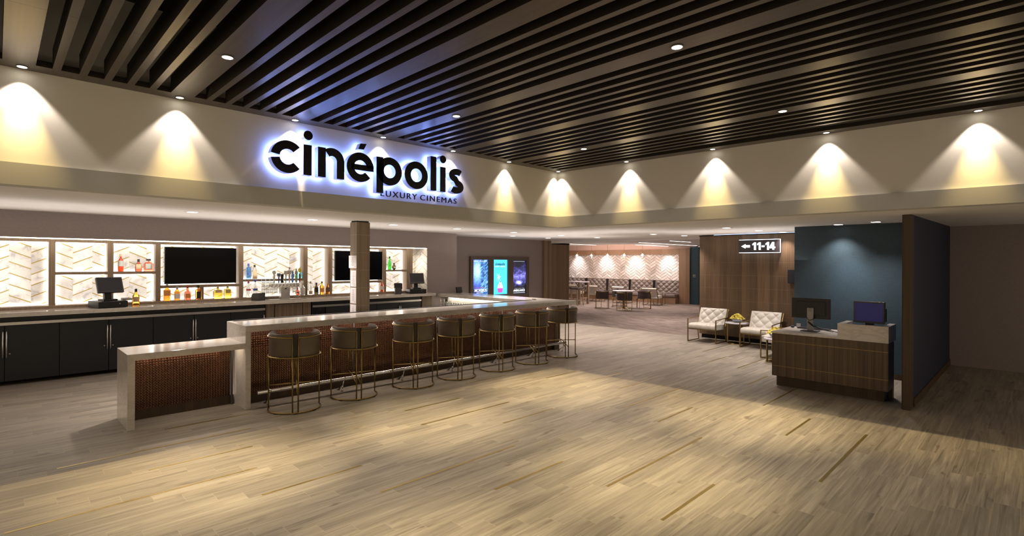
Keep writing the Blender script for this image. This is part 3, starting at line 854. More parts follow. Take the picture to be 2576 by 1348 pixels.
# light line under the header
MB().box(-1.48,7.92,11.14,11.155,2.228,2.243).build('header_led', M['led_warm'], shf)

# televisions
tv = thing('television', 'wide black television in the left shelving bay', 'television', (2.828,11.36,1.797), 0, 'televisions in the back bar')
MB().box(-.612,.612,-.03,.02,-.347,.347).build('housing', M['black_plastic'], tv, bevel=.004)
MB().box(-.598,.598,-.034,-.029,-.330,.335).build('screen', M['tv'], tv)
MB().box(-.10,.10,.02,.22,-.10,.10).build('wall_bracket', M['black_plastic'], tv)
dup(tv, (6.145,11.36,1.790), 0, 'wide black television partly hidden behind the wooden column')

# ------------------------------------------------------------------ bottles
def liquid(name, c, r=.03): return plain(name, c, r, 0, .05, 10, trans=.92, ior=1.35)
LQ = {k: liquid('glass_'+k, v) for k,v in dict(red=(.90,.10,.03), orange=(.95,.42,.05), amber=(.85,.30,.04), yellow=(.98,.72,.10), blue=(.16,.42,.95), turquoise=(.20,.70,.85), green=(.10,.92,.08), clear=(.92,.94,.95), dark=(.10,.07,.05), pink=(.95,.25,.14)).items()}
LB = {k: plain('label_'+k, v, .6, 0, .1, 60) for k,v in dict(white=(.75,.72,.68), grey=(.40,.40,.36), black=(.02,.02,.02), red=(.62,.05,.05), tan=(.62,.42,.25), gold=(.55,.42,.15), blue=(.10,.18,.60), orange=(.75,.30,.08), brown=(.16,.08,.04), green=(.20,.5,.12)).items()}
def bottle(x, y, z, h, w, liq, cap, label, style='round', lab='white', group='bottles on the back bar', neck=.26, lz=(.18,.55), capm=None):
    t = thing('bottle', label, 'bottle', (x,y,z+.0005), 0, group)
    r = w/2; hn = h*neck; nb = h-hn; rn = min(.016, r*.36)
    if style == 'square':
        m = MB(); k = r*.25
        def ring(a, b, zz):
            return [(a-k if sx*sy*0 == 0 and False else sx*a, sy*b, zz) for sx,sy in ((-1,-1),(1,-1),(1,1),(-1,1))]
        dep = r*.62
        pr = [(r*.96,dep*.96,0),(r,dep,.01),(r,dep,nb*.86),(r*.72,dep*.8,nb*.97),(rn,rn,nb),(rn,rn,h-.03)]
        vs = []; fs = []
        for a,b,zz in pr: vs += ring(a,b,zz)
        for j in range(len(pr)-1):
            for i in range(4): fs.append((j*4+i,j*4+(i+1)%4,(j+1)*4+(i+1)%4,(j+1)*4+i))
        fs += [(3,2,1,0), tuple(range(len(vs)-4,len(vs)))]
        m.add(vs, fs); m.build('glass_body', LQ[liq], t, bevel=.004)
        yl = -dep-.001
        MB().box(-r*.72,r*.72,yl-.001,yl+.0005,h*lz[0],h*lz[1]).build('label', LB[lab], t)
    elif style == 'flask':
        m = MB().lathe([(r*.9,0),(r,.008),(r*1.0,nb*.5),(r*.85,nb*.82),(rn*1.2,nb),(rn,h-.03)], 20, Matrix.Diagonal((1,.6,1,1)))
        m.build('glass_body', LQ[liq], t)
        MB().lathe([(r+.001,h*lz[0]),(r+.001,h*lz[1])], 12, Matrix.Diagonal((1,.62,1,1)), True, R(-140), R(-40)).build('label', LB[lab], t)
    elif style == 'globe':
        m = MB().ball((0,0,h*.36), h*.36, 18, 12, r/(h*.36), r/(h*.36)*.9, 1); m.cyl(0,0,h*.6,h-.03,rn,12); m.cyl(0,0,0,.01,r*.6,16)
        m.build('glass_body', LQ[liq], t)
        MB().lathe([(r*1.0,h*.28),(r*1.0,h*.42)], 12, None, True, R(-130), R(-50)).build('label', LB[lab], t)
    else:
        sh = .80 if style == 'round' else .62
        m = MB().lathe([(r*.94,0),(r,.008),(r,nb*sh),(r*.86,nb*(sh+.08)),(rn*1.3,nb),(rn,nb+.02),(rn,h-.03)], 20)
        m.build('glass_body', LQ[liq], t)
        MB().lathe([(r+.001,h*lz[0]),(r+.001,h*lz[1])], 14, None, True, R(-165), R(-15)).build('label', LB[lab], t)
    cm = MB()
    if style == 'square' and cap == 'black' and label.startswith('broad'): cm.box(-.034,.034,-.026,.026,h-.034,h)
    else: cm.lathe([(rn+.003,h-.045),(rn+.003,h),(1e-6,h)], 14)
    cm.build('cap', LB[cap], t)
    return t
S1, SY, FYB = 1.69, 11.46, 11.305
bottle(1.58,SY,S1,.310,.085,'red','tan','tall bright red liqueur bottle on the upper left shelf','round','grey',lz=(.30,.62))
bottle(1.84,SY,S1,.221,.105,'pink','black','round-shouldered pink-red bottle in the middle of the upper left shelf','flask','tan',lz=(.2,.6))
bottle(1.99,SY,S1,.227,.140,'pink','black','broad square red liqueur bottle with flat black stopper on the upper left shelf','square','grey',lz=(.18,.62))
bottle(1.745,11.09,1.10,.291,.112,'orange','black','stout amber whiskey bottle beside the left register','flask','tan',lz=(.22,.52))
bottle(2.25,FYB,1.145,.314,.110,'orange','grey','leftmost orange whiskey bottle under the left television','round','orange',lz=(.3,.62))
bottle(2.41,FYB,1.145,.260,.095,'amber','grey','amber bottle with a white label, second under the left television','round','white',lz=(.14,.48))
bottle(2.58,FYB,1.145,.270,.110,'pink','red','squat bourbon bottle with a red wax cap under the left television','flask','orange',lz=(.14,.45),neck=.34)
bottle(2.76,FYB,1.145,.272,.100,'amber','black','square whiskey bottle with a black label under the left television','square','black',lz=(.08,.56))
bottle(3.097,FYB,1.145,.245,.150,'yellow','gold','broad yellow tequila bottle under the right half of the left television','square','tan',lz=(.50,.72))
bottle(3.272,FYB,1.145,.256,.120,'yellow','gold','pale yellow square bottle, rightmost under the left television','square','gold',lz=(.42,.70))
bottle(3.71,SY,1.51,.326,.088,'blue','blue','tall blue vodka bottle on the shelf left of the beer taps','square','blue',lz=(.28,.40),neck=.22)
bottle(3.83,SY,1.51,.300,.105,'clear','black','clear bottle with a tan wrap on the shelf left of the beer taps','flask','tan',lz=(.03,.60))
bottle(3.66,FYB,1.145,.335,.088,'clear','red','clear vodka bottle with a red band, below the blue bottle','round','red',lz=(.42,.52))
bottle(3.79,FYB,1.145,.360,.092,'clear','blue','clear vodka bottle with a blue cap behind the left receipt printer','slope','blue',lz=(.38,.50))
bottle(4.755,SY-.02,1.51,.192,.096,'turquoise','turquoise' if False else 'grey','small turquoise gin bottle on the shelf right of the beer taps','square','blue',lz=(.3,.34))
bottle(4.66,FYB,1.145,.183,.085,'red','red','round red liqueur bottle right of the tap tower','globe','black')
bottle(4.78,FYB,1.145,.263,.095,'clear','grey','frosted white rum bottle right of the tap tower','round','white',lz=(.05,.62))
bottle(4.95,FYB,1.145,.298,.082,'clear','grey','clear bottle with a cream label in the narrow tiled bay','round','tan',lz=(.06,.30))
bottle(5.08,FYB,1.145,.267,.096,'dark','black','dark grey flask-shaped bottle in the narrow tiled bay','flask','black',lz=(.2,.6))
bottle(5.21,FYB,1.145,.293,.096,'orange','brown','bright orange rum bottle in the narrow tiled bay','round','orange',lz=(.18,.5))
bottle(5.345,FYB,1.145,.265,.092,'amber','tan','brown cognac bottle at the right of the narrow tiled bay','slope','brown',lz=(.2,.6))
bottle(6.02,FYB,1.145,.25,.09,'yellow','gold','golden bottle peeking out left of the wooden column','round','gold')
bottle(7.04,SY,1.685,.334,.090,'green','black','tall neon green liqueur bottle on the right-hand shelf','slope','green',lz=(.03,.06))
bottle(7.17,SY,1.685,.172,.112,'dark','black','small dark globe-shaped bottle on the right-hand shelf','globe','grey')
bottle(6.74,FYB,1.145,.285,.095,'pink','tan','small amber-red bottle beside the right-hand television','slope','white',lz=(.2,.5))

# ------------------------------------------------------------------ registers, printers, beer taps
def register(name, label, x, y, z, rz, group):
    t = thing(name, label, 'register', (x,y,z+.004), rz, group)
    MB().box(-.21,.21,-.20,.20,0,.105).build('cash_drawer', M['black_plastic'], t, bevel=.006)
    MB().lathe([(.008,0),(.008,.004),(1e-6,.005)], 10, Mt(.09,-.20,.06,0,PI/2)).build('lock', M['steel'], t)
    m = MB().box(-.10,.10,-.10,.12,.105,.135); m.box(-.05,.05,-.02,.05,.135,.30,Mt(0,0,0,0,R(-6)))
    m.build('stand', M['black_plastic'], t, bevel=.004)
    Ms = Mt(0,-.06,.37,0,R(-22))
    MB().box(-.185,.185,-.02,.03,-.135,.135,Ms).build('display_housing', M['grey_plastic'], t, bevel=.008)
    MB().box(-.165,.165,-.0225,-.019,-.105,.120,Ms).build('screen', plain('register_screen', (.02,.02,.025), .08, 0, .1, 4), t)
    f = MB()
    for sx in (-.18,.18):
        for sy in (-.17,.17): f.cyl(sx,sy,-.004,.0,.015,10)
    f.build('feet', M['black_plastic'], t)
    return t
register('cash_register','black touchscreen register on a cash drawer at the left end of the back bar',1.345,10.98,1.10,R(14),'touchscreen registers on the back bar')
register('cash_register','black touchscreen register in front of the tiled niche end at the right',7.50,10.97,1.10,R(-18),'touchscreen registers on the back bar')
def printer(label, x, y, z, rz):
    t = thing('receipt_printer', label, 'printer', (x,y,z+.001), rz, 'receipt printers on the back bar')
    m = MB().prism([(-.12,0),(.10,0),(.10,.09),(.06,.14),(-.12,.15)], -.075, .075, Matrix.Rotation(PI/2,4,'Z') @ FRONT)
    m.build('housing', M['grey_plastic'], t, bevel=.006)
    MB().box(-.055,.055,-.102,-.098,.082,.088).box(-.06,.06,-.094,-.07,.12,.124,Mt(0,0,0)).build('paper_slot', M['white_paint'], t)
    return t
printer('small black receipt printer left of the beer taps',3.74,11.0,1.10,R(20))
printer('small black receipt printer beside the right-hand register',7.02,11.05,1.10,R(-25))
rp = thing('paper_tray','stack of white receipt paper on the left register drawer','paper',(1.60,11.0,1.21),0)
MB().box(-.07,.07,-.10,.10,0,.03).build('tray', M['silver_plastic'], rp, bevel=.004)
MB().box(-.06,.06,-.09,.09,.031,.037).build('sheets', M['paper'], rp)
kp = thing('card_terminal','small dark card terminal propped behind the right-hand register printer','card terminal',(7.13,11.19,1.10),R(-25))
MB().box(-.085,.085,-.01,.02,.0,.10).build('base', M['grey_plastic'], kp)
MB().box(-.10,.10,-.012,.012,.10,.26,Mt(0,0,0,0,R(-14))).build('screen_panel', M['black_plastic'], kp, bevel=.003)

tap = thing('beer_tap_tower','wide stainless beer tap tower with eight colourful handles','beer taps',(4.255,10.97,1.10))
MB().box(-.092,.092,-.055,.055,.0,.25).build('column', M['steel'], tap, bevel=.004)
MB().box(-.018,.018,-.058,-.054,.21,.235).build('badge', M['black_plastic'], tap)
MB().box(-.29,.29,-.06,.06,.25,.335).build('manifold', M['chrome'], tap, bevel=.005)
MB().box(-.36,.36,-.20,-.04,0,.014).build('drip_tray', M['steel'], tap)
HX = [-.246,-.154,-.087,-.012,.060,.124,.202,.272]
HT = [.60,.54,.525,.588,.679,.591,.633,.665]
HC = [(.60,.57,.52),(.10,.12,.26),(.012,.012,.012),(.55,.52,.50),(.50,.44,.38),(.16,.30,.62),(.30,.34,.26),(.16,.06,.04)]
for i,(hx,ht,hc) in enumerate(zip(HX,HT,HC)):
    fx = -.255+.073*i
    f = MB().lathe([(.014,0),(.014,.03),(.009,.05)], 12, Mt(fx,-.06,.295,0,PI/2))
    f.tube([(fx,-.085,.295),(fx,-.115,.285),(fx,-.125,.235)], .008, 8); f.tube([(fx,-.095,.30),(hx,-.095,.345)], .006, 8)
    fo = f.build('faucet', M['chrome'], tap)
    m_ = plain('tap_handle_%d' % i, hc, .4, 0, .15, 40)
    hb = .345; L_ = ht-hb; h = MB(); T = Mt(hx,-.095,hb)
    if i in (2,): h.box(-.026,.026,-.012,.012,.0,L_,T)
    elif i in (3,): h.lathe([(.010,0),(.016,L_*.6),(.012,L_*.7)], 12, T); h.box(-.036,.036,-.012,.012,L_*.7,L_,T)
    elif i == 4: h.lathe([(.010,0),(.020,L_*.3),(.016,L_*.55)], 12, T); h.box(-.032,.032,-.012,.012,L_*.52,L_*.76,T); h.ball((0,0,L_*.88), .02, 8, 6, .8,.5,1.6, T); h.ball((.014,0,L_*.9),.012,8,6,1,.5,1,T)
    elif i == 0: h.lathe([(.010,0),(.024,L_*.35),(.014,L_*.62),(.020,L_*.72)], 14, T); h.ball((0,0,L_*.84), .038, 14, 8, 1,.45,1, T)
    elif i == 5: h.lathe([(.010,0),(.024,L_*.15),(.02,L_*.3),(.030,L_*.55),(.016,L_*.75),(.022,L_*.86),(.012,L_)], 14, T); h.box(.0,.034,-.01,.01,L_*.42,L_*.72,T)
    elif i == 6: h.lathe([(.010,0),(.024,L_*.1),(.026,L_*.5),(.012,L_*.55),(.03,L_*.62),(.026,L_*.82),(.014,L_*.86),(.012,L_)], 14, T)
    elif i == 7: h.lathe([(.009,0),(.018,L_*.2),(.016,L_*.55),(.010,L_*.60)], 12, T)
    else: h.lathe([(.010,0),(.018,L_*.6),(.03,L_*.72),(.036,L_)], 14, T)
    ho = h.build('tap_handle', m_, tap)
    if i == 2: text('WIPA', .040, M['white_paint'], 'lettering', ho, Mt(hx+.013,-.108,hb+L_*.5,0) @ Matrix.Rotation(PI/2,4,'Y'), .0008, .001)
    if i == 7:
        MB().ball((0,0,L_*.80), .045, 16, 10, .78,.3,1.15, T).build('badge', plain('tap_badge', (.70,.58,.05), .4, 0, .2, 30), ho)
        MB().tube([(0,0,L_*.96),(-.02,0,L_*1.03),(-.035,0,L_*1.0)], .004, 6, False, T).tube([(0,0,L_*.96),(.025,0,L_*1.02),(.04,0,L_*1.0)], .004, 6, False, T).build('leaf', LB['green'], ho)
    if i == 6: MB().lathe([(.0275,L_*.36),(.0275,L_*.52)], 12, T, True, R(-170), R(-10)).build('badge', LB['green'], ho)
    if i == 1: MB().lathe([(.026,L_*.60),(.030,L_*.68)], 12, T, True, R(-170), R(-10)).build('badge', LB['white'], ho)

# glasses
def glass_proto(label, group):
    t = thing('pint_glass', label, 'glass', (0,0,0), 0, group)
    MB().lathe([(1e-6,.002),(.030,.0),(.033,.012),(.043,.145),(.0405,.146),(.031,.016),(1e-6,.014)], 18).build('glass_body', M['glass'], t)
    return t
gl = glass_proto('clear pint glass in the nested stacks left of the beer tap column','nested pint glasses left of the tap column')
first = True
for i in range(4):
    for k in range(6):
        p = (3.90+.083*i, 11.16, 1.101+.068*k)
        if i == 3 and k > 3: continue
        if first: gl.location = p; first = False
        else: dup(gl, p, 0)
for i in range(2):
    for k in range(4): dup(gl, (4.53+.085*i, 11.16, 1.101+.068*k), 0, 'clear pint glass in the nested stacks right of the beer tap column', 'nested pint glasses right of the tap column')
# under-counter rack on the return of the bar
ur = thing('undercounter_rack','lit undercounter glass rack below the return of the bar','rack')
MB().box(8.50,8.54,8.3,10.95,.60,.975).build('back_panel', plain('rack_panel', (.80,.76,.68), .5, 0, .05, 5), ur)
MB().box(8.22,8.52,8.3,10.95,.68,.70).build('shelf', M['steel'], ur)
MB().box(8.44,8.48,8.4,10.9,.965,.978).build('led_strip', glow('led_rack', (1,.90,.72), 16), ur)
wr = MB()
for y in (10.9,10.75,10.6,10.45): wr.tube([(8.22,y,.70),(8.22,y,.95)], .006, 6)
for z in (.78,.87,.95): wr.tube([(8.22,10.45,z),(8.22,10.9,z)], .005, 6)
wr.build('wire_rack', M['chrome'], ur)
first = True
g2 = glass_proto('clear glass on the lit rack under the bar return','glasses on the undercounter rack')
for k in range(20):
    for j in range(2):
        p = (8.29+.10*j, 8.95+.098*k, .701+.0)
        if first: g2.location = p; first = False
        else: dup(g2, p, 0)
cl_ = thing('bar_cloth','crumpled brown cloth under the bar return','cloth',(8.31,8.66,.705))
MB().grid(14,10,lambda u,v: ((u-.5)*.2,(v-.5)*.3, max(.0, .16*math.sin(PI*u)*math.sin(PI*v)+.02*math.sin(17*u+9*v)))).build('cloth', plain('cloth_brown', (.16,.11,.08), .9, 0, .2, 9), cl_)
rd = thing('red_rag','small red cloth under the bar return','cloth',(8.30,8.40,.705))
MB().grid(12,10,lambda u,v: ((u-.5)*.16,(v-.5)*.2, max(0,.17*math.sin(PI*u)*math.sin(PI*v)+.025*math.sin(21*u+13*v)))).build('cloth', plain('cloth_red', (.45,.04,.05), .8, 0, .2, 9), rd)
tb = thing('order_terminal','dark order terminal standing at the far end of the bar return','terminal',(8.84,10.90,1.064),R(20))
MB().box(-.13,.13,-.02,.02,.0,.155,Mt(0,0,.0,0,R(-8))).build('housing', M['black_plastic'], tb, bevel=.004)
MB().box(-.06,.06,-.05,.06,0,.012).build('foot', M['black_plastic'], tb)
cs = thing('coaster_stack','small white coaster stack near the inner corner of the bar top','coaster',(8.35,7.72,1.0605))
MB().cyl(0,0,0,.022,.045,20).build('coasters', M['paper'], cs)
MB().cyl(0,0,.022,.027,.046,20).build('top_coaster', M['black_plastic'], cs)
# ------------------------------------------------------------------ poster light boxes
def poster_frame(x0, x1, label, zb, zt, sx0, sx1):
    t = thing('poster_display', label, 'poster', (0,YP,0), 0, 'illuminated posters on the brown wall')
    m = MB(); d = .075
    m.box(x0,sx0,-d,0,zb-.15,2.072); m.box(sx1,x1,-d,0,zb-.15,2.072); m.box(sx0,sx1,-d,0,zt,2.072); m.box(sx0,sx1,-d,0,zb-.15,zb)
    m.build('frame', M['woodframe_dark'], t, bevel=.003)
    MB().lathe([(.010,0),(.010,.004),(1e-6,.005)], 10, Mt(x0+.045,-d,1.42,0,PI/2)).build('lock', M['black_plastic'], t)
    return t
M['woodframe_dark'] = wood('poster_frame_wood', (.085,.062,.048), (.125,.095,.075), (.165,.13,.105), .5, strips=.4)
def streaks():
    t = NT('poster_blue'); v = t.coord(); x,y,z = t.xyz(v)
    n1 = t.noise(t.vec(t.math('MULTIPLY', t.math('ADD', x, z), 3), 0, t.math('MULTIPLY', t.math('SUBTRACT', z, x), 14)), 1.2, 5, .6, 1.5)
    xx = t.math('MULTIPLY', t.math('SUBTRACT', x, 10.70), 3.0)
    zz = t.math('MULTIPLY', t.math('SUBTRACT', z, 1.62), 1.9)
    left = t.math('SUBTRACT', 1, t.math('SQRT', t.math('ADD', t.math('MULTIPLY', t.math('ADD', xx, .35), t.math('ADD', xx, .35)), t.math('MULTIPLY', zz, zz))))
    f = t.math('ADD', t.math('MULTIPLY', n1, .55), t.math('MULTIPLY', left, .55))
    c = t.ramp(f, [(.12,(.02,.03,.16)),(.35,(.07,.13,.60)),(.52,(.18,.42,.95)),(.75,(.55,.80,1))])
    r = t.math('GREATER_THAN', xx, .05)
    k = t.ramp(n1, [(.40,(.01,.03,.12)),(.52,(.05,.25,.65)),(.62,(.35,.75,.95))])
    c = t.mix(t.math('MULTIPLY', r, .8), c, k)
    return t.pbr((.02,.02,.03), .15, emit=c, estr=1.5)
def dusk():
    t = NT('poster_violet'); v = t.coord(); x,y,z = t.xyz(v)
    n1 = t.noise(v, 7, 5, .6, .8)
    dx = t.math('MULTIPLY', t.math('SUBTRACT', x, 12.43), 4.6); dz = t.math('MULTIPLY', t.math('SUBTRACT', z, 1.215), 11)
    gl_ = t.math('SUBTRACT', 1.0, t.math('SQRT', t.math('ADD', t.math('MULTIPLY', dx, dx), t.math('MULTIPLY', dz, dz))))
    hz = t.n('ShaderNodeMapRange', {0:t.math('ABSOLUTE', t.math('SUBTRACT', z, 1.42)),1:0.0,2:.42,3:.55,4:.05}).outputs[0]
    f = t.math('ADD', t.math('ADD', t.math('MULTIPLY', t.math('MAXIMUM', gl_, 0), .9), hz), t.math('MULTIPLY', t.math('SUBTRACT', n1, .5), 1.1))
    c = t.ramp(f, [(.10,(.008,.008,.02)),(.35,(.05,.05,.22)),(.55,(.20,.20,.72)),(.75,(.55,.50,.95)),(.95,(.85,.92,1))])
    dk = t.math('LESS_THAN', z, 1.08)
    c = t.mix(t.math('MULTIPLY', dk, .93), c, (.006,.006,.010))
    return t.pbr((.02,.02,.03), .15, emit=c, estr=1.4)
glow_white = glow('poster_white', (.9,.95,1), 1.8); glow_dark = plain('poster_dark', (.02,.03,.05), .4, 0, .05, 10)
p1 = poster_frame(10.27,11.125,'blue glowing film poster titled MORBIUS, leftmost of the three on the brown wall', .88,1.964,10.385,11.02)
MB().box(10.385,11.02,-.03,-.02,.88,1.964).build('poster_sheet', streaks(), p1)
text('MORBIUS', .135, glow_white, 'title', p1, Mt(10.72,-.031,.965), .0005, .001, 'CENTER', 1, .50)
ln = MB(); 
for k in range(13):
    if k in (5,): continue
    ln.box(10.40+.046*k,10.40+.046*k+.018,-.032,-.0305,1.905,1.93)
ln.box(10.55,10.83,-.032,-.0305,.925,.938)
ln.build('small_print', glow_white, p1)
MB().box(10.48,10.92,-.032,-.0305,1.087,1.094).build('tagline', glow('poster_magenta', (.9,.15,.35), 1.2), p1)
p2 = poster_frame(11.125,12.0,'bright cyan poster with a pink cupcake, middle of the three on the brown wall', .855,1.97,11.232,11.868)
MB().box(11.232,11.868,-.03,-.02,.855,1.97).build('poster_sheet', glow('poster_cyan', (.085,.60,.90), 1.55), p2)
k_ = .345/2.68; T2 = Matrix.Translation((11.55,-.031,1.79)) @ Matrix.Diagonal((k_*1.25,1,k_*1.25,1)) @ Matrix.Translation((-3.465,0,-2.863))
lg = MB()
for nm, sh in LET: put_shapes(lg, sh, .0, .001, T2 @ FRONT)
lg.build('lettering', glow_dark, p2)
text('LUXURY', .05, glow_white, 'tagline', p2, Mt(11.42,-.031,1.735), .0005, 0, 'CENTER', 1, .20)
text('CINEMAS', .05, glow_white, 'tagline', p2, Mt(11.665,-.031,1.735), .0005, 0, 'CENTER', 1, .23)
MB().box(11.36,11.74,-.032,-.0305,1.665,1.669).build('rule', glow('poster_teal', (.03,.35,.55), 1), p2)
cup = MB().prism([(11.47,.915),(11.64,.915),(11.68,1.05),(11.43,1.05)], .031, .032, FRONT)
cup.build('cupcake_case', glow('poster_pink', (.85,.10,.60), 1.2), p2)
ic = MB()
for (cx,cz,r) in ((11.555,1.08,.125),(11.555,1.14,.10),(11.56,1.20,.07),(11.565,1.25,.04)):
    ic.prism([(cx+r*math.cos(a*PI/12), cz+.62*r*math.sin(a*PI/12)) for a in range(24)], .0305, .0315, FRONT)
ic.build('cupcake_icing', glow('poster_icing', (.85,.90,.86), 1.3), p2)
cr = MB()
for (cx,cz,r) in ((11.575,1.26,.016),(11.54,1.16,.012),(11.52,1.12,.009),(11.60,1.12,.008)):
    cr.prism([(cx+r*math.cos(a*PI/6), cz+r*math.sin(a*PI/6)) for a in range(12)], .0318, .0325, FRONT)
cr.build('sprinkle', glow_dark, p2)
spk = MB(); rs = random.Random(3)
for k in range(26):
    a = rs.uniform(0,2*PI); l = rs.uniform(.05,.17); c_ = (11.50,1.42)
    dx, dz = math.cos(a), math.sin(a)
    spk.prism([(c_[0]-dz*.004,c_[1]+dx*.004),(c_[0]+dz*.004,c_[1]-dx*.004),(c_[0]+dx*l,c_[1]+dz*l*1.2)], .031, .0318, FRONT)
spk.prism([(11.505,1.40),(11.515,1.40),(11.565,1.27),(11.56,1.265)], .031, .0318, FRONT)
spk.build('sparkler', glow('poster_spark', (.75,.95,1), 1.8), p2)
p3 = poster_frame(12.0,12.87,'dark violet film poster titled AMBULANCE, rightmost of the three on the brown wall', .83,1.958,12.118,12.748)
MB().box(12.118,12.748,-.03,-.02,.83,1.958).build('poster_sheet', dusk(), p3)
text('AMBULANCE', .088, glow_white, 'title', p3, Mt(12.433,-.031,.925), .0005, .003, 'CENTER', 1, .54)
ln = MB(); rs = random.Random(5)
for z_,a,b in ((.885,12.16,12.70),(.862,12.14,12.72),(1.02,12.21,12.36),(1.02,12.39,12.53),(1.02,12.56,12.67),(1.915,12.15,12.69)):
    ln.box(a,b,-.032,-.0305,z_,z_+.009)
ln.build('small_print', glow('poster_print', (.8,.85,.95), .9), p3)

# ------------------------------------------------------------------ number sign, speaker
ns = thing('direction_sign', 'illuminated dark sign with white arrow and 11-14 on the walnut wall', 'sign', (12.75,4.547,2.289), -PI/2)
MB().box(-.455,.455,-.12,0,-.145,.145).build('cabinet', plain('sign_face', (.040,.032,.034), .5, 0, .1, 8), ns, bevel=.003)
e = MB(); w_ = .009
e.box(-.46,.465,-.105,-.090,.148,.148+w_); e.box(-.46,.465,-.105,-.090,-.148-w_,-.148); e.box(.458,.458+w_,-.105,-.090,-.15,.15)
e.build('edge_light', glow('sign_edge', (.75,.85,1), 5), ns)
gw = glow('sign_white', (.82,.88,1), 6)
MB().prism([(-.40,0),(-.305,.05),(-.305,.026),(-.205,.026),(-.205,-.026),(-.305,-.026),(-.305,-.05)], .1205, .127, FRONT).build('arrow', gw, ns)
nu = MB()
def one(x):
    nu.prism([(x+.02,-.088),(x+.06,-.088),(x+.06,.088),(x+.025,.088),(x-.018,.052),(x-.018,.022),(x+.02,.044)], .1205, .127, FRONT)
one(-.125); one(-.018); one(.165)
nu.box(.065,.125,-.127,-.1205,-.022,.012)
nu.prism([(.30,-.088),(.337,-.088),(.337,-.052),(.362,-.052),(.362,-.020),(.337,-.020),(.337,.088),(.295,.088),(.238,-.018),(.238,-.052),(.30,-.052)], .1205, .127, FRONT)
nu.build('lettering', gw, ns)
spk_ = thing('wall_speaker', 'dark wall speaker at the edge of the blue wall on the walnut wall', 'speaker', (12.75,3.80,1.595), -PI/2)
MB().box(-.12,.12,-.14,0,-.155,.155).build('housing', M['black_plastic'], spk_, bevel=.01)
MB().box(-.105,.105,-.146,-.139,-.14,.14).build('grille', plain('speaker_grille', (.03,.028,.04), .7, 0, .3, 200), spk_)

# ------------------------------------------------------------------ tufted armchairs
def tuft(u, v, nu_, nv_):
    a = u*nu_+v*nv_; b = u*nu_-v*nv_
    return (abs(math.sin(PI*a))**.55)*(abs(math.sin(PI*b))**.55)
def make_armchair(label, group):
    t = thing('tufted_armchair', label, 'armchair', (0,0,0), 0, group)
    W_ = .325
    # seat cushion with channels
    m = MB()
    def seat(u, v):
        x = -W_+2*W_*u
        ch = abs(math.sin(PI*u*6))**.4
        # wrap: underside front -> top -> back
        prof = [(-.315,.322),(-.335,.345),(-.335,.40),(-.315,.430),(-.2,.437),(0,.430),(.2,.415),(.27,.40),(.27,.30),(-.3,.315)]
        i = min(int(v*9+1e-6),8); f = v*9-i; p, q = prof[i], prof[i+1]
        y = p[0]+(q[0]-p[0])*f; z = p[1]+(q[1]-p[1])*f
        d = .010*ch if i < 7 else 0
        return (x, y-(d if i < 3 else 0), z+(d if i >= 3 else 0))
    m.grid(48, 18, seat)
    for u in (0,1): m.add([seat(u,k/18) for k in range(18)], [tuple(range(18))])
    m.build('seat_cushion', M['white_leather'], t)
    b = MB(); Mb = Mt(0,.20,.36,0,R(-24))
    def bk(u, v):
        x = -W_+2*W_*u; z = .44*v
        e = min(1, 8*min(u,1-u))*min(1, 8*min(v,1-v))
        return (x, -.045-.030*tuft(u,v,3.0,2.0)*e, z)
    b.grid(60, 44, bk, True, Mb)
    b.box(-W_,W_,-.046,.045,0,.44,Mb)
    b.build('back_cushion', M['white_leather'], t, fix=False)
    bt = MB()
    for i in range(0,13):
        for j in range(0,9):
            a = i/12; c_ = j/8
            uu = a*3*2; 
    f = MB(); s_ = .0105
    for sx in (-1,1):
        x = sx*(W_+.018)
        f.tube([(x,-.32,.012),(x,-.32,.545),(x,.33,.572),], s_, 4, False, None, True)
        f.tube([(x,-.32,.012),(x,.26,.012),(x,.18,.33),(x,.395,.76)], s_, 4, False, None, True)
        f.build('side_frame', M['brass'], t); f = MB()
    for q in ((-.33,-.31,.300,.318),(.21,.23,.285,.303),(.375,.395,.735,.755)): MB().box(-W_-.018,W_+.018,*q).build('cross_rail', M['brass'], t)
    return t
ac = make_armchair('white tufted armchair with brass frame, leftmost of those against the walnut wall', 'white tufted armchairs by the walnut wall')
ac.location = (12.205,5.575,0); ac.rotation_euler = (0,0,-PI/2)
dup(ac, (12.195,4.335,0), -PI/2, 'white tufted armchair between the two flower tables, behind the desk corner')
dup(ac, (11.215,3.55,0), PI, 'white armchair seen from its side, mostly hidden behind the left end of the desk')
def make_side_table(label, x, y, r, h, rz):
    t = thing('side_table', label, 'side table', (x,y,0), rz, 'round marble side tables')
    MB().lathe([(1e-6,h-.03),(r-.006,h-.03),(r,h-.022),(r,h-.006),(r-.006,h),(1e-6,h)], 40).build('tabletop', M['tablemarble'], t)
    for a in (200,320,80):
        x_, y_ = (r-.05)*math.cos(R(a)), (r-.05)*math.sin(R(a))
        MB().box(x_-.013,x_+.013,y_-.013,y_+.013,0,h-.03).build('leg', M['brass'], t)
    MB().lathe([(r*.5,.0),(r*.86,.0),(r*.86,.008),(r*.5,.008),(r*.5,0)], 32).build('base_ring', M['brass'], t)
    return t
make_side_table('round marble-topped table between the two white armchairs, carrying a flower bowl', 12.42,4.955,.265,.495,R(20))
make_side_table('round marble-topped table half hidden by the desk, carrying a flower bowl', 10.62,3.46,.255,.46,R(50))
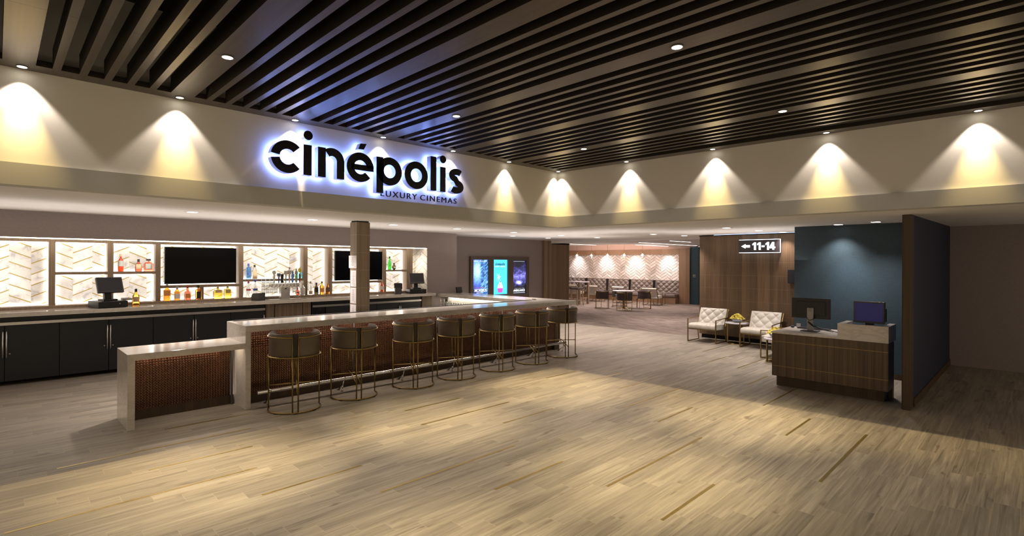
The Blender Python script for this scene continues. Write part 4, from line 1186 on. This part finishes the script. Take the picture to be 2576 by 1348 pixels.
def flower_bowl(label, x, y, z, s=1):
    t = thing('flower_bowl', label, 'flower bowl', (x,y,z), 0)
    MB().lathe([(1e-6,.0),(.055*s,.0),(.10*s,.03*s),(.135*s,.085*s),(.128*s,.088*s),(.09*s,.04*s),(1e-6,.03*s)], 28).build('bowl', M['bowl'], t)
    m = MB(); rr = random.Random(int(x*100))
    for k in range(230):
        a = rr.uniform(0,2*PI); q = math.sqrt(rr.random()); rad = .155*s*q
        hz = (.085+.11*(1-q**1.8)*rr.uniform(.75,1.05))*s
        c = Vector((rad*math.cos(a), rad*math.sin(a), hz))
        T = Matrix.Translation(c) @ Matrix.Rotation(a,4,'Z') @ Matrix.Rotation(R(rr.uniform(10,60))*q+R(rr.uniform(-25,25)),4,'Y') @ Matrix.Rotation(rr.uniform(0,2),4,'Z')
        for p_ in range(5):
            b0 = 2*PI*p_/5; l = .030*s
            m.add([(0,0,0),(l*.6*math.cos(b0-.45),l*.6*math.sin(b0-.45),.006),(l*math.cos(b0),l*math.sin(b0),.012),(l*.6*math.cos(b0+.45),l*.6*math.sin(b0+.45),.006)], [(0,1,2,3)], True, T)
    o = m.build('blossoms', M['yellow_flower'], t, fix=False); o['kind'] = 'stuff'
    MB().ball((0,0,.085*s), (.105*s), 16, 8, 1,1,.5).build('foliage', plain('flower_core', (.42,.30,.04), .8, 0, .3, 60), t)
    return t
flower_bowl('bowl of yellow blossoms on the table between the white armchairs', 12.40,4.945,.496)
flower_bowl('bowl of yellow blossoms just left of the desk', 10.62,3.50,.461)

# ------------------------------------------------------------------ reception desk
dk = thing('reception_desk', 'walnut reception desk with pale stone top and raised stone screen', 'desk')
MB().box(8.52,8.90,1.39,2.866,.16,.81).build('body', M['wooddesk'], dk, bevel=.002)
MB().box(8.90,9.42,2.80,2.866,.0,.775).build('end_panel', M['wooddesk'], dk)
MB().box(8.90,8.99,1.40,1.97,.0,.775).build('end_panel', M['wooddesk'], dk)
MB().box(8.62,8.88,1.45,2.83,0,.16).build('plinth', M['darkwood'], dk)
for z in (.69,.315): MB().box(8.517,8.52,1.388,2.868,z-.003,z+.003).box(8.517,8.901,1.387,1.390,z-.003,z+.003).build('brass_line', M['brass'], dk)
MB().prism([(8.512,2.876),(9.45,2.876),(9.45,1.99),(9.02,1.99),(9.02,1.385),(8.512,1.385)], .811, .838).build('worktop', M['quartz_light'], dk, bevel=.002)
r_ = MB(); r_.box(8.508,8.585,1.386,1.985,.812,1.036); r_.box(8.585,9.03,1.386,1.462,.812,1.036); r_.box(8.585,9.03,1.909,1.985,.812,1.036)
r_.build('raised_screen', M['quartz_light'], dk, bevel=.002)
mo = thing('computer_monitor', 'black computer monitor seen from behind on the desk', 'monitor', (8.96,2.445,.839), R(-88))
MB().box(-.272,.262,-.012,.018,.195,.508).build('housing', M['black_plastic'], mo, bevel=.006)
MB().box(-.20,.20,-.024,-.012,.25,.46).build('back_shell', M['black_plastic'], mo, bevel=.008)
MB().box(-.262,.252,.0185,.0195,.205,.498).build('screen', M['tv'], mo)
MB().box(-.045,.045,-.060,-.022,.01,.365).build('stand', M['silver_plastic'], mo, bevel=.008)
MB().box(-.13,.11,-.10,.09,0,.012).build('foot', M['grey_plastic'], mo, bevel=.004)
em = MB().tube([(.022*math.cos(a*PI/12), -.061, .33+.022*math.sin(a*PI/12)) for a in range(24)], .0014, 6, True)
em.build('emblem_ring', M['grey_plastic'], mo)
text('DELL', .015, M['grey_plastic'], 'emblem_lettering', mo, Mt(0,-.0605,.325), .0006, .0002)
MB().tube([(.05,-.02,.23),(.055,-.07,.20),(.0,-.075,.17),(-.035,-.07,.19),(-.04,-.03,.24)], .005, 6).tube([(-.03,-.062,.16),(.03,-.075,.11),(.13,-.02,.06),(.27,.0,.035),(.38,-.02,.008)], .006, 6).tube([(-.03,-.062,.14),(.05,-.07,.08),(.18,.0,.03),(.30,.02,.012)], .006, 6).build('cables', M['black_plastic'], mo)
kb = thing('keyboard', 'black keyboard lying behind the monitor stand on the desk', 'keyboard', (9.27,2.49,.839), R(-90))
MB().box(-.225,.225,-.07,.07,0,.014).build('case', M['black_plastic'], kb, bevel=.004)
ky = MB()
for i in range(14):
    for j in range(5): ky.box(-.215+.031*i,-.215+.031*i+.026,-.062+.025*j,-.062+.025*j+.020,.014,.019)
ky.build('keys', M['grey_plastic'], kb)
ms = thing('computer_mouse', 'black computer mouse at the left end of the desk top', 'mouse', (9.27,2.80,.843), R(-80))
MB().ball((0,0,.014), .03, 16, 8, 1,1.8,.62).build('shell', M['black_plastic'], ms)
MB().ball((0,.028,.026), .006, 8, 6, .5,1.3,1).build('wheel', M['grey_plastic'], ms)
cd = thing('small_card', 'small white card standing beside the mouse on the desk', 'card', (9.36,2.74,.839), R(-80))
MB().box(-.03,.03,-.002,.002,0,.065,Mt(0,0,0,0,R(-15))).box(-.03,.03,0,.05,0,.003).build('card', M['paper'], cd)
d2 = thing('display_screen', 'small display with a dark blue screen standing in the raised stone box', 'monitor', (8.78,1.655,.839), R(-90-3))
MB().box(-.187,.187,-.03,.02,.205,.51).build('bezel', M['grey_plastic'], d2, bevel=.006)
MB().box(-.165,.165,-.032,-.029,.235,.490).build('screen', plain('blue_screen', (.006,.006,.02), .25, 0, .05, 3, emit=(.012,.011,.085), estr=.45), d2)
MB().box(-.05,.05,.0,.05,.0,.30).build('stand', M['black_plastic'], d2)
MB().box(-.11,.11,-.06,.10,0,.012).build('foot', M['black_plastic'], d2, bevel=.003)
MB().box(.187,.200,-.01,.03,.24,.42).build('card_reader', M['black_plastic'], d2)
# ------------------------------------------------------------------ lounge: banquettes, chairs, tables, pendants
def make_banquette(label):
    t = thing('banquette', label, 'banquette', (0,0,0), 0, 'tufted leather banquettes along the tiled wall')
    # local: width along x (1.36), faces -y
    MB().box(-.678,.678,-.36,.32,0,.31).build('base', M['woodlounge'], t)
    MB().box(-.676,.676,-.42,.20,.312,.44).build('seat', M['banquette'], t, bevel=.03)
    m = MB(); Mb = Mt(0,.20,.44,0,R(-9))
    def bk(u, v):
        x = -.672+1.344*u; z = .62*v
        e = min(1, 7*min(u,1-u))*min(1, 7*min(v,1-v))
        return (x, -.05-.055*tuft(u,v,4.5,2.5)*e - .035*(1-e), z)
    m.grid(90, 44, bk, True, Mb); m.box(-.672,.672,-.05,.10,0,.62,Mb)
    m.build('backrest', M['banquette'], t, fix=False)
    MB().box(.672,.682,-.0,.32,.44,1.055).build('side_piping', M['leather_gap'], t)
    return t
bq = make_banquette('rightmost tufted banquette against the tiled wall')
bq.location = (22.62,12.38,0); bq.rotation_euler = (0,0,-PI/2)
for k, lab in enumerate(('second tufted banquette from the right along the tiled wall','middle tufted banquette along the tiled wall','fourth tufted banquette from the right along the tiled wall','leftmost tufted banquette, behind the high table')):
    dup(bq, (22.62,12.38+1.362*(k+1),0), -PI/2, lab)
la = dup(ac, (20.9,12.10,0), PI/2+R(8), 'white lounge armchair seen from behind, rightmost by the banquettes', 'white armchairs facing the banquettes')
dup(ac, (21.0,13.75,0), PI/2, 'white lounge armchair seen from behind, just left of the round table', 'white armchairs facing the banquettes')
dup(ac, (20.95,15.25,0), PI/2+R(5), 'white lounge armchair seen from behind, right of the high table', 'white armchairs facing the banquettes')
dup(ac, (21.0,16.55,0), PI/2, 'white lounge armchair seen from behind through the high table', 'white armchairs facing the banquettes')
lc = make_stool('barrel_chair', 'plum barrel chair at the round lounge table, on its left', 'chair', 'barrel chairs around the lounge table', .42, .745, .30, 'lounge_seat', False)
lc.location = (17.85,12.62,0); lc.rotation_euler = (0,0,R(-120))
dup(lc, (17.68,11.46,0), R(-47), 'plum barrel chair at the round lounge table, nearest the hall')
dup(lc, (19.05,11.45,0), R(15), 'plum barrel chair at the right of the round lounge table')
dup(lc, (19.25,12.75,0), R(140), 'plum barrel chair on the far side of the round lounge table')
rt = thing('round_table', 'round dark marble-topped lounge table among the barrel chairs', 'table', (18.6,12.1,0))
MB().lathe([(1e-6,.705),(.46,.705),(.47,.715),(.47,.73),(.46,.738),(1e-6,.738)], 44).build('tabletop', M['tablemarble'], rt)
MB().lathe([(.26,0),(.26,.012),(.05,.03),(.04,.06),(.04,.66),(.12,.70),(.12,.705)], 24).build('pedestal', M['brass'], rt)
ht = thing('high_table', 'tall wooden communal table with stone top beside the wood-clad pillar', 'table', (19.0,15.15,0))
MB().box(-.38,.38,-.72,.95,.985,1.03).build('tabletop', M['tablemarble'], ht, bevel=.004)
for x in (-.32,.32):
    for y in (-.66,.88): MB().box(x-.045,x+.045,y-.045,y+.045,0,.985).build('leg', M['woodframe'], ht)
MB().box(-.03,.03,-.62,.84,.25,.31).box(-.30,.30,-.68,-.64,.25,.31).box(-.30,.30,.86,.90,.25,.31).build('stretcher', M['woodframe'], ht)
def high_stool(label, x, y, rz):
    t = thing('counter_stool', label, 'stool', (x,y,0), rz, 'backless stools at the high table')
    MB().box(-.21,.21,-.19,.19,.70,.78).build('seat', M['lounge_seat'], t, bevel=.03)
    for sx in (-1,1):
        for sy in (-1,1): MB().tube([(sx*.17,sy*.15,.70),(sx*.21,sy*.19,0)], .018, 4, False, None, True).build('leg', M['woodframe'], t)
    MB().box(-.19,.19,-.185,-.165,.22,.25).box(-.19,.19,.165,.185,.22,.25).build('stretcher', M['woodframe'], t)
    return t
hs = high_stool('dark backless stool at the right end of the high table', 18.35,14.35,0)
dup(hs, (18.35,15.0,0), 0, 'dark backless stool at the middle of the high table')
dup(hs, (18.35,15.65,0), 0, 'dark backless stool beside the wood-clad pillar')
st2 = thing('wire_side_table', 'small brass side table in front of the rightmost banquette', 'side table', (21.65,12.18,0))
MB().box(-.2,.2,-.2,.2,.50,.52).build('tabletop', M['tablemarble'], st2)
f = MB()
for x in (-.19,.19):
    for y in (-.19,.19): f.box(x-.01,x+.01,y-.01,y+.01,0,.50)
f.box(-.2,.2,-.2,-.18,0,.015); f.box(-.2,.2,.18,.2,0,.015)
f.build('frame', M['brass'], st2)
pd = thing('globe_pendant', 'x', 'pendant light', (0,0,0), 0, 'clear glass globe pendants in the lounge')
MB().ball((0,0,0), .125, 20, 14).build('globe', M['glass_thin'] if 'glass_thin' in M else M['glass'], pd)
MB().ball((0,0,-.01), .048, 12, 8).build('bulb', glow('pendant_bulb', (1,.90,.80), 90), pd)
MB().cyl(0,0,.05,.16,.022,12).build('socket', M['brass'], pd)
MB().cyl(0,0,.16,.79,.006,8).build('rod', M['brass'], pd)
MB().cyl(0,0,.775,.79,.05,16).build('canopy', M['brass'], pd)
for i, y in enumerate((16.45,15.54,14.59,13.65,12.68)):
    o = pd if i == 0 else dup(pd, (0,0,0), 0)
    o.location = (21.0, y, 2.255); o['label'] = '%s clear glass globe pendant from the left in the lounge' % ORD[i]
    point('pendant_light', (21.0,y,2.08), 16, (1,.82,.68), .05)
rs_ = thing('restroom_sign', 'small dark restroom plaque on the teal lounge wall', 'sign', (22.598,10.965,1.31), -PI/2)
MB().box(-.055,.055,-.006,0,-.055,.055).build('plaque', M['black_plastic'], rs_)
b_ = MB()
for a in range(4): pass
b_.box(-.055,.055,-.008,-.006,.049,.055).box(-.055,.055,-.008,-.006,-.055,-.049).box(-.055,-.049,-.008,-.006,-.055,.055).box(.049,.055,-.008,-.006,-.055,.055)
b_.prism([(-.03,.03),(-.018,.03),(0,-.01),(.018,.03),(.03,.03),(.006,-.025),(-.006,-.025)], .006, .008, FRONT)
b_.build('pictogram', M['white_paint'], rs_)

# ------------------------------------------------------------------ camera
F_PX, YAW, HZ, ROLL = 1308.0, 45.19, 660.3, math.atan2(11.4, 2616.5)
cam = bpy.data.cameras.new('camera'); co = bpy.data.objects.new('camera', cam); COL.objects.link(co)
cam.sensor_width = 36; cam.sensor_fit = 'HORIZONTAL'; cam.lens = 36*F_PX/2576
cam.shift_y = (HZ-674)/2576
cam.clip_end = 200
co.matrix_world = Matrix.Translation((0,0,1.88)) @ Matrix.Rotation(R(YAW-90),4,'Z') @ Matrix.Rotation(PI/2,4,'X') @ Matrix.Rotation(ROLL,4,'Z')
SC.camera = co
SC.view_settings.view_transform = 'Standard'
SC.view_settings.look = 'None'
SC.view_settings.exposure = 0.06
SC.cycles.use_denoising = True
SC.cycles.sample_clamp_indirect = 4
SC.cycles.max_bounces = 8
SC.cycles.caustics_reflective = False
SC.cycles.caustics_refractive = False
